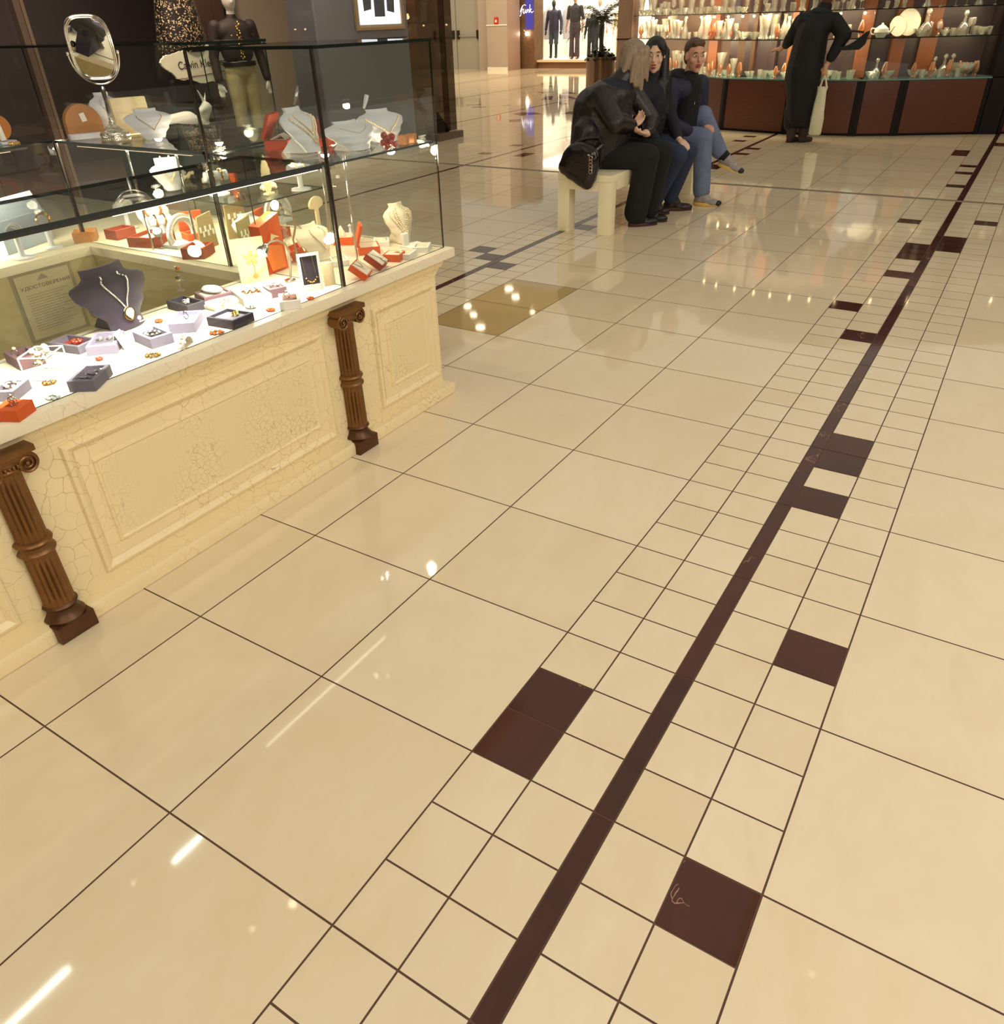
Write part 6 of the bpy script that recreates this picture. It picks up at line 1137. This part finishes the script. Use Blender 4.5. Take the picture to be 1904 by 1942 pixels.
for k in range(6): MB().box((.006, -.04 + .016 * k, .085 - .02 * (k % 2)), (.002, .011, .024)).build('price_tag', WHB, tgb)
for px, lx, ly, rz, m, lb in (((290, 462), .14, .16, .3, RBX, 'large rust red box below the bracelet stand on the far run'), ((378, 485), .10, .12, .5, RBX, 'rust red box below the horseshoe stand'), ((520, 452), .11, .12, .2, RBX, 'rust box in the far run behind the tall orange box'), ((165, 455), .10, .10, .9, mat('tan_box_card'), 'tan box in the inner corner of the far run'), ((310, 505), .08, .12, .2, WHB, 'white tray leaning inside the staff side below the lamp')):
    if 'staff side' in lb: continue
    tray('jewellery_box', at_z(*px, ZC), lx, ly, .045, rz, m, WVI, lb, dep=.4)
pb = thing('pale_blue_box', V((-3.16, .90, ZC)), 'large pale blue box with folded lid on the rear run', 'box', rz=.35); MB().box((0, 0, .07), (.20, .30, .14), bev=.003).build('box_body', PBX, pb); MB().box((.07, .0, .175), (.01, .30, .10), R=Euler((0, -.4, 0)).to_matrix(), bev=.002).build('lid_flap', PBX, pb)
for k, (px, lb) in enumerate((((120, 392), 'pearl and shell pile beside the bracelet stand'), ((205, 400), 'pearl heap in front of the round white pad'), ((330, 420), 'pearl heap on the middle shelf'))):
    o = thing('pearl_heap', at_z(*px, .875) if k else at_z(px[0], px[1], .80), lb, 'pearls'); 
    if k == 0: o.location = V((-2.76, 1.62, .875))
    if k == 1: o.location = V((-2.55, 1.62, .875))
    if k == 2: o.location = V((-2.15, 1.60, .875))
    b = MB()
    for q in range(26): b.ell((rj.uniform(-.03, .03), rj.uniform(-.045, .045), .008 + .022 * rj.random()), .0085, nu=8, nv=6)
    b.build('pearls', PRL, o); tag(o, kind='stuff')
rp = thing('round_pad', V((-2.36, 1.50, .875)), 'round white rimmed display pad on the middle shelf of the far run', 'pad', rz=.0); Mr = Matrix.Translation((0, 0, .055)) @ Matrix.Rotation(1.0, 4, 'Y'); MB().lathe([(.001, -.006), (.055, -.006), (.060, .0), (.055, .006), (.001, .004)], 30, M=Mr).build('pad', WVI, rp); MB().lathe([(.058, -.008), (.066, 0), (.058, .008)], 30, M=Mr).build('rim', SIL, rp); MB().box((0, 0, .006), (.05, .06, .012)).build('foot', IVO, rp)
lf_ = thing('leaf_card', V((-2.06, 1.52, .875)), 'cream fern shaped card standing on the middle shelf', 'card', rz=.1); lp = []
for k in range(13): y = .012 + .15 * k / 12; wv = .030 * math.sin(PI * (.15 + .85 * k / 12)) * (1 if k % 2 else .85); lp.append((wv, y))
MB().prism([(-.01, 0), (.01, 0)] + lp + [(-a, b_) for a, b_ in reversed(lp)], -.003, .003, 'x').build('leaf', CRB, lf_, smooth=False); MB().box((0, 0, .004), (.03, .04, .008)).build('foot', CRB, lf_)
# certificate hung on the staff-side lining below the rear run
ca = at_x(65, 650, WX0 + .0095); ce = thing('certificate', ca, 'white printed certificate sheet in a clear sleeve hung inside the staff side', 'certificate', M=frame_M(ca, (0, 1, 0), (0, 0, 1)) @ Matrix.Diagonal((.90, .70, 1, 1)))
MB().box((.15, .21, .0005), (.32, .44, .001)).build('clear_sleeve', ACR, ce, smooth=False); MB().box((.15, .21, .0018), (.28, .40, .0012)).build('paper', mat('certificate_paper', 'b9ad88', .7, 0, .03), ce, smooth=False)
text('УДОСТОВЕРЕНИЕ', .030, mat('ink', '3c352c', .7), Matrix.Translation((.025, .32, .0026)), ce, 'heading_lettering', .0003)
b = MB()
for k in range(15): b.box((.15 - .012 * (k % 3), .285 - .016 * k, .0026), (.22 - .03 * (k % 3), .004, .0004))
b.prism([(.12, .365), (.15, .40), (.18, .365)], .0024, .0028, 'z'); b.build('fine_print', mat('ink_grey', '8c8270', .7), ce, smooth=False)
# --- silver mirror and neighbours on top of the low case
ZM = ZL + .010
mi = thing('table_mirror', V((-2.66, 1.245, ZM)), 'silver oval table mirror with tiered crystal foot standing on the glass case', 'mirror', rz=-.63)
MB().lathe([(.060, 0), (.063, .006), (.059, .014), (.062, .020), (.058, .030), (.040, .040), (.016, .058), (.010, .075), (.009, .085)], 36).build('foot', mat('beaded_silver', 'd4d0c6', .12, 1., .5, 60, .8), mi)
MB().tube([(0, 0, .08), (0, 0, .115), (0, 0, .15), (0, 0, .19), (0, 0, .205)], [.008, .010, .007, .010, .007], 14).build('stem', SIL, mi)
def sup(a, rx, ry, n=3.2):
    c_, s_ = math.cos(a), math.sin(a); return (abs(c_) ** (2 / n) * rx * (1 if c_ >= 0 else -1), abs(s_) ** (2 / n) * ry * (1 if s_ >= 0 else -1))
MF = Matrix.Translation((.0, 0, .345)) @ Matrix.Rotation(.27, 4, 'Y')
def loopM(rx, ry, x=0): return [MF @ V((x, *sup(2 * PI * k / 48, rx, ry))) for k in range(48)]
MB().tube(loopM(.083, .118), .0055, 8, closed=True).build('frame', SIL, mi); MB().tube(loopM(.077, .112, .003), .003, 8, closed=True).build('inner_frame', SIL, mi)
MB().loft([loopM(.078, .113, -.004), loopM(.078, .113, .001)]).build('mirror_glass', mat('mirror_silvering', 'f2f0ee', .01, 1., .01), mi, smooth=False)
MB().tube([MF @ V((0, .096 * math.cos(a), -.02 + .118 * math.sin(a))) for a in [PI + PI * k / 24 for k in range(25)]], .004, 8).build('yoke', SIL, mi)
for s_ in (-1, 1): MB().ell(MF @ V((0, .096 * s_, -.018)), .007).build('pivot_knob', SIL, mi)
rb = thing('round_box', V((-2.86, 1.235, ZM)), 'tan round topped display stand with paper tag beside the mirror', 'stand', rz=-.35); pol = [(-.075, 0)] + [(.075 * -math.cos(a), .062 + .075 * math.sin(a)) for a in [PI * k / 16 for k in range(17)]] + [(.075, 0)]
MB().prism(pol, -.03, .03, 'x').build('stand_body', mat('tan_leather', 'b07c4c', .5, 0, .15, 10), rb, smooth=False); MB().box((.036, 0, .012), (.05, .16, .022), bev=.003).build('ledge', IVO, rb); MB().box((.033, .0, .085), (.002, .022, .034), R=Euler((.2, 0, 0)).to_matrix()).build('paper_tag', WHB, rb)
pk = thing('cream_cushion', V((-2.74, 1.40, ZM)), 'cream padded display cushion behind the mirror stem', 'cushion', rz=-.3); MB().box((0, 0, .075), (.05, .16, .15), R=Euler((0, -.15, 0)).to_matrix(), bev=.012).build('cushion', CRB, pk); MB().box((.045, .06, .045), (.03, .07, .09), bev=.006).build('small_cushion', mat('ivory_pad', 'f3e3b4', .7), pk)
busts(V((-2.50, 1.33, ZM)), -.4, .13, .20, 1.1, IVO, 'ivory bust lying beside the cream cushion', [dict(label='thin gold chain on the bust beside the cream cushion', m=GLD, u0=.6, vt=.8, vb=.3, r=.0018)]); busts(V((-2.89, 1.40, ZM)), -.2, .17, .14, .5, IVO, 'ivory bust behind the tan round topped stand', [dict(label='chain on the ivory bust behind the tan stand', m=SIL, u0=.5, vt=.86, vb=.4, r=.0018)])
bc_ = thing('bangle', V((-2.64, 1.39, ZM + .0)), 'silver bangle upright behind the ivory bust', 'bangle'); MB().tube([(0, .030 * math.cos(a), .032 + .030 * math.sin(a)) for a in [2 * PI * k / 28 for k in range(28)]], .0035, 8, closed=True).build('bangle', SIL, bc_)
wst = thing('watch_stand', V((-3.10, .98, ZL + .0095)), 'orange disc watch stand with white ribbon on the rear case', 'stand', rz=-.4); MB().lathe([(.001, -.012), (.050, -.012), (.054, 0), (.050, .012), (.001, .012)], 28, M=Matrix.Translation((0, 0, .060)) @ Matrix.Rotation(PI / 2, 4, 'Y')).build('disc', mat('orange_leather', 'b8742c', .45, 0, .1), wst)
MB().tube([(.010, -.005, .128), (.018, 0, .11), (.016, .002, .07), (.022, .008, .01)], [.010, .012, .013, .013], 8).build('ribbon', WHB, wst); MB().lathe([(.06, 0), (.06, .006), (.02, .008)], 24).build('foot', IVO, wst)
for k in range(5): brooch(V((-3.08 + .02 * k, .72 + .065 * k, ZL + .0095)), k, ('amber brooch nearest on the rear case top', 'second brooch along the rear case top', 'brooch at the foot of the watch stand', 'turquoise brooch beside the watch stand', 'gold brooch at the corner of the rear case top')[k], (AMBR, PRL, AMBR, mat('turquoise', '5f9aa0', .2), GLD)[k], .018)
# --- more stands filling the far and the rear run
MSH = .8755
busts(V((-2.70, 1.36, ZC)), -.5, .16, .15, .7, IVO, 'ivory bust on the far run counter next to the inner corner', [dict(label='amber bead strand on the bust next to the inner corner', m=AMBR, u0=.6, vt=.82, vb=.25, r=.006)])
busts(V((-2.06, 1.40, ZC)), -.2, .15, .16, .7, IVO, 'ivory bust on the far run counter next to the tall case', [dict(label='pearl strand on the bust next to the tall case', m=PRL, u0=.6, vt=.82, vb=.25, r=.005)])
tstand(V((-2.55, 1.28, ZC)), -.4, 'bracelet stand with gold bangles between two ivory busts of the far run', .08, GLD); tstand(V((-2.78, 1.55, MSH)), -.6, 'bracelet stand on the middle shelf above the inner corner', .07, PRL); tstand(V((-2.27, 1.42, MSH)), -.3, 'bracelet stand at the centre of the middle shelf', .06, GLD); tstand(V((-2.0, 1.66, MSH)), -.2, 'bracelet stand at the tall case end of the middle shelf', .07, PRL)
busts(V((-2.56, 1.40, MSH)), -.4, .13, .15, .8, IVO, 'ivory bust on the middle shelf below the mirror', [dict(label='pearl strand on the middle shelf bust below the mirror', m=PRL, u0=.6, vt=.82, vb=.3, r=.005)])
for k, (x, y, z, m, lb) in enumerate(((-2.42, 1.36, ZC, ORB, 'orange box standing open in the middle of the far run counter'), (-2.84, 1.25, ZC, RBX, 'rust red box tucked in the inner corner of the far run'), (-2.15, 1.55, ZC, ORB, 'orange box at the back of the far run beside the tall case'), (-2.42, 1.60, MSH, ORB, 'orange box on the middle shelf behind the round white pad'), (-3.20, .45, ZC, ORB, 'orange box standing open on the rear run'), (-3.05, .10, ZC, RBX, 'rust red box at the near end of the rear run'))):
    tray('jewellery_box', V((x, y, z)), .085, .11, .045, -.3 + .35 * k, m, WVI, lb, dep=.4, lid=1.4 if k % 2 == 0 else None)
for k, (x, y, z, rz_, lb) in enumerate(((-2.30, 1.50, ZC, -.2, 'khaki tag board behind the open orange box of the far run'), (-1.99, 1.28, ZC, .3, 'khaki tag board leaning by the tall case'), (-3.15, .72, ZC, .2, 'khaki tag board on the rear run'))):
    o = thing('tag_board', V((x, y, z)), lb, 'board', rz=rz_); MB().prism([(-.05, 0), (.05, 0), (.055, .16), (-.045, .15)], -.004, .004, 'x').build('board', mat('khaki_board'), o, smooth=False)
    for q in range(5): MB().box((.006, -.03 + .015 * q, .10 - .022 * (q % 2)), (.002, .011, .024)).build('price_tag', WHB, o)
for k, (x, y, ln, al) in enumerate(((-2.43, 1.150, .85, 0), (-2.955, .25, 1.5, 1))):  # strips added to brighten the far and rear runs
    o = thing('light_strip', (x, y, ZL - .010), ('slim added light strip under the top of the far run case', 'slim added light strip under the top of the rear run case')[k], 'light'); dm = (ln, .014, .008) if not al else (.014, ln, .008)
    MB().box((0, 0, .004), dm).build('housing', BALU, o, smooth=False); MB().box((0, 0, -.001), tuple(q * .9 if q > .1 else q * .5 for q in dm)).build('tube', glow('added_strip_glow', 'ffe2b4', 1.2), o, smooth=False)
area('strip_light', (-2.43, 1.152, ZL - .016), (.80, .012), 9, (1, .86, .62), (-2.43, 1.152 + .35, ZL - .016 - .45), 130); area('strip_light', (-2.957, .25, ZL - .016), (1.4, .012), 12, (1, .86, .62), (-2.957 - .35, .25, ZL - .016 - .45), 130)  # lamps belonging to the two added strips
# --- case lights
ls = thing('light_strip', (XG - .020, -.53, ZL - .010), 'slim light strip under the front edge of the low glass case', 'light'); MB().box((0, 0, .003), (.018, 3.28, .010)).build('housing', BALU, ls, smooth=False); MB().box((0, 1.22, -.003), (.010, .80, .002)).build('tube', WHOT, ls, smooth=False)
area('strip_light', (XG - .024, -.10, ZL - .016), (2.4, .014), 17, (1, .92, .78), (XG - .024 - .36, -.10, ZL - .016 - 1.0), 64)
def goose(base, pts, shade, label, pw):
    t = thing('gooseneck_lamp', base, label, 'lamp'); B_ = V(base); MB().lathe([(.022, 0), (.022, .006), (.010, .010)], 20).build('lamp_base', CHR, t)
    MB().tube([V(p) - B_ for p in pts], .0042, 8).build('flexible_neck', mat('satin_aluminium'), t); d = (V(shade) - V(pts[-1])).normalized(); Mq = d.to_track_quat('Z', 'Y').to_matrix().to_4x4(); Mq.translation = V(pts[-1]) - B_
    MB().lathe([(.006, -.002), (.012, .004), (.020, .020), (.024, .036)], 20, M=Mq).build('reflector', SIL, t); Mq2 = Mq.copy(); Mq2.translation = Mq.translation + d * .030; MB().ell(Mq2.translation, .019).build('bulb', HOT, t)
    point('case_lamp', V(pts[-1]) + d * .075, pw, (1, .86, .62), .022)
b1 = at_z(551, 533, ZC); X1 = b1.x
goose(b1, [b1] + [at_x(*q, X1) for q in ((551, 505), (548, 480), (540, 462), (526, 456), (512, 459), (505, 465))], at_x(494, 484, X1), 'gooseneck lamp bent over the picture card', 1.6)
b2 = at_z(568, 500, ZC); X2 = b2.x - .02; b2 = V((X2, b2.y, ZC))
goose(b2, [b2] + [at_x(*q, X2) for q in ((562, 478), (556, 455), (560, 430), (556, 410), (545, 398), (533, 392))], at_x(508, 386, X2), 'gooseneck lamp glaring above the tall orange box', 2.2)
b3 = at_z(310, 470, ZC); goose(b3, [b3, b3 + V((0, 0, .03)), b3 + V((0, -.005, .045))], b3 + V((.01, -.02, .09)), 'stub lamp with a bare glowing bulb on the far run', 1.4)
b4 = V((-3.10, .62, ZC)); goose(b4, [b4, b4 + V((0, 0, .14)), b4 + V((.04, .0, .20)), b4 + V((.07, .0, .19))], b4 + V((.11, .02, .12)), 'gooseneck lamp on the rear run beside the pale blue box', 3.0)
def spot(loc, label, pw=1.2, m=None):
    t = thing('case_spotlight', loc, label, 'light', None); MB().ell((0, 0, -.010), (.017, .017, .012)).build('bulb', HOT, t); MB().cyl((0, 0, -.006), (0, 0, .008), .020, .016, 14).build('mount', CHR, t)
    if pw: point('case_lamp', V(loc) - V((0, 0, .045)), pw, (1, .84, .58), .02)
spot(V((-2.72, 1.50, ZL - .009)), 'round spotlight under the case top below the mirror', 5); spot(V((-2.30, 1.50, ZL - .009)), 'round spotlight under the case top between the mirror and the tall case', 5); spot(V((-1.62, 1.45, ZL - .017)), 'round spotlight under the middle of the glass shelf', 2.6); spot(V((-1.42, 1.62, ZL - .017)), 'round spotlight under the far end of the glass shelf', 2.6); spot(V((-3.2, .2, ZL - .009)), 'round spotlight under the rear case top', 6); spot(V((-2.02, 1.62, ZL - .009)), 'round spotlight under the case top beside the tall case', 4)
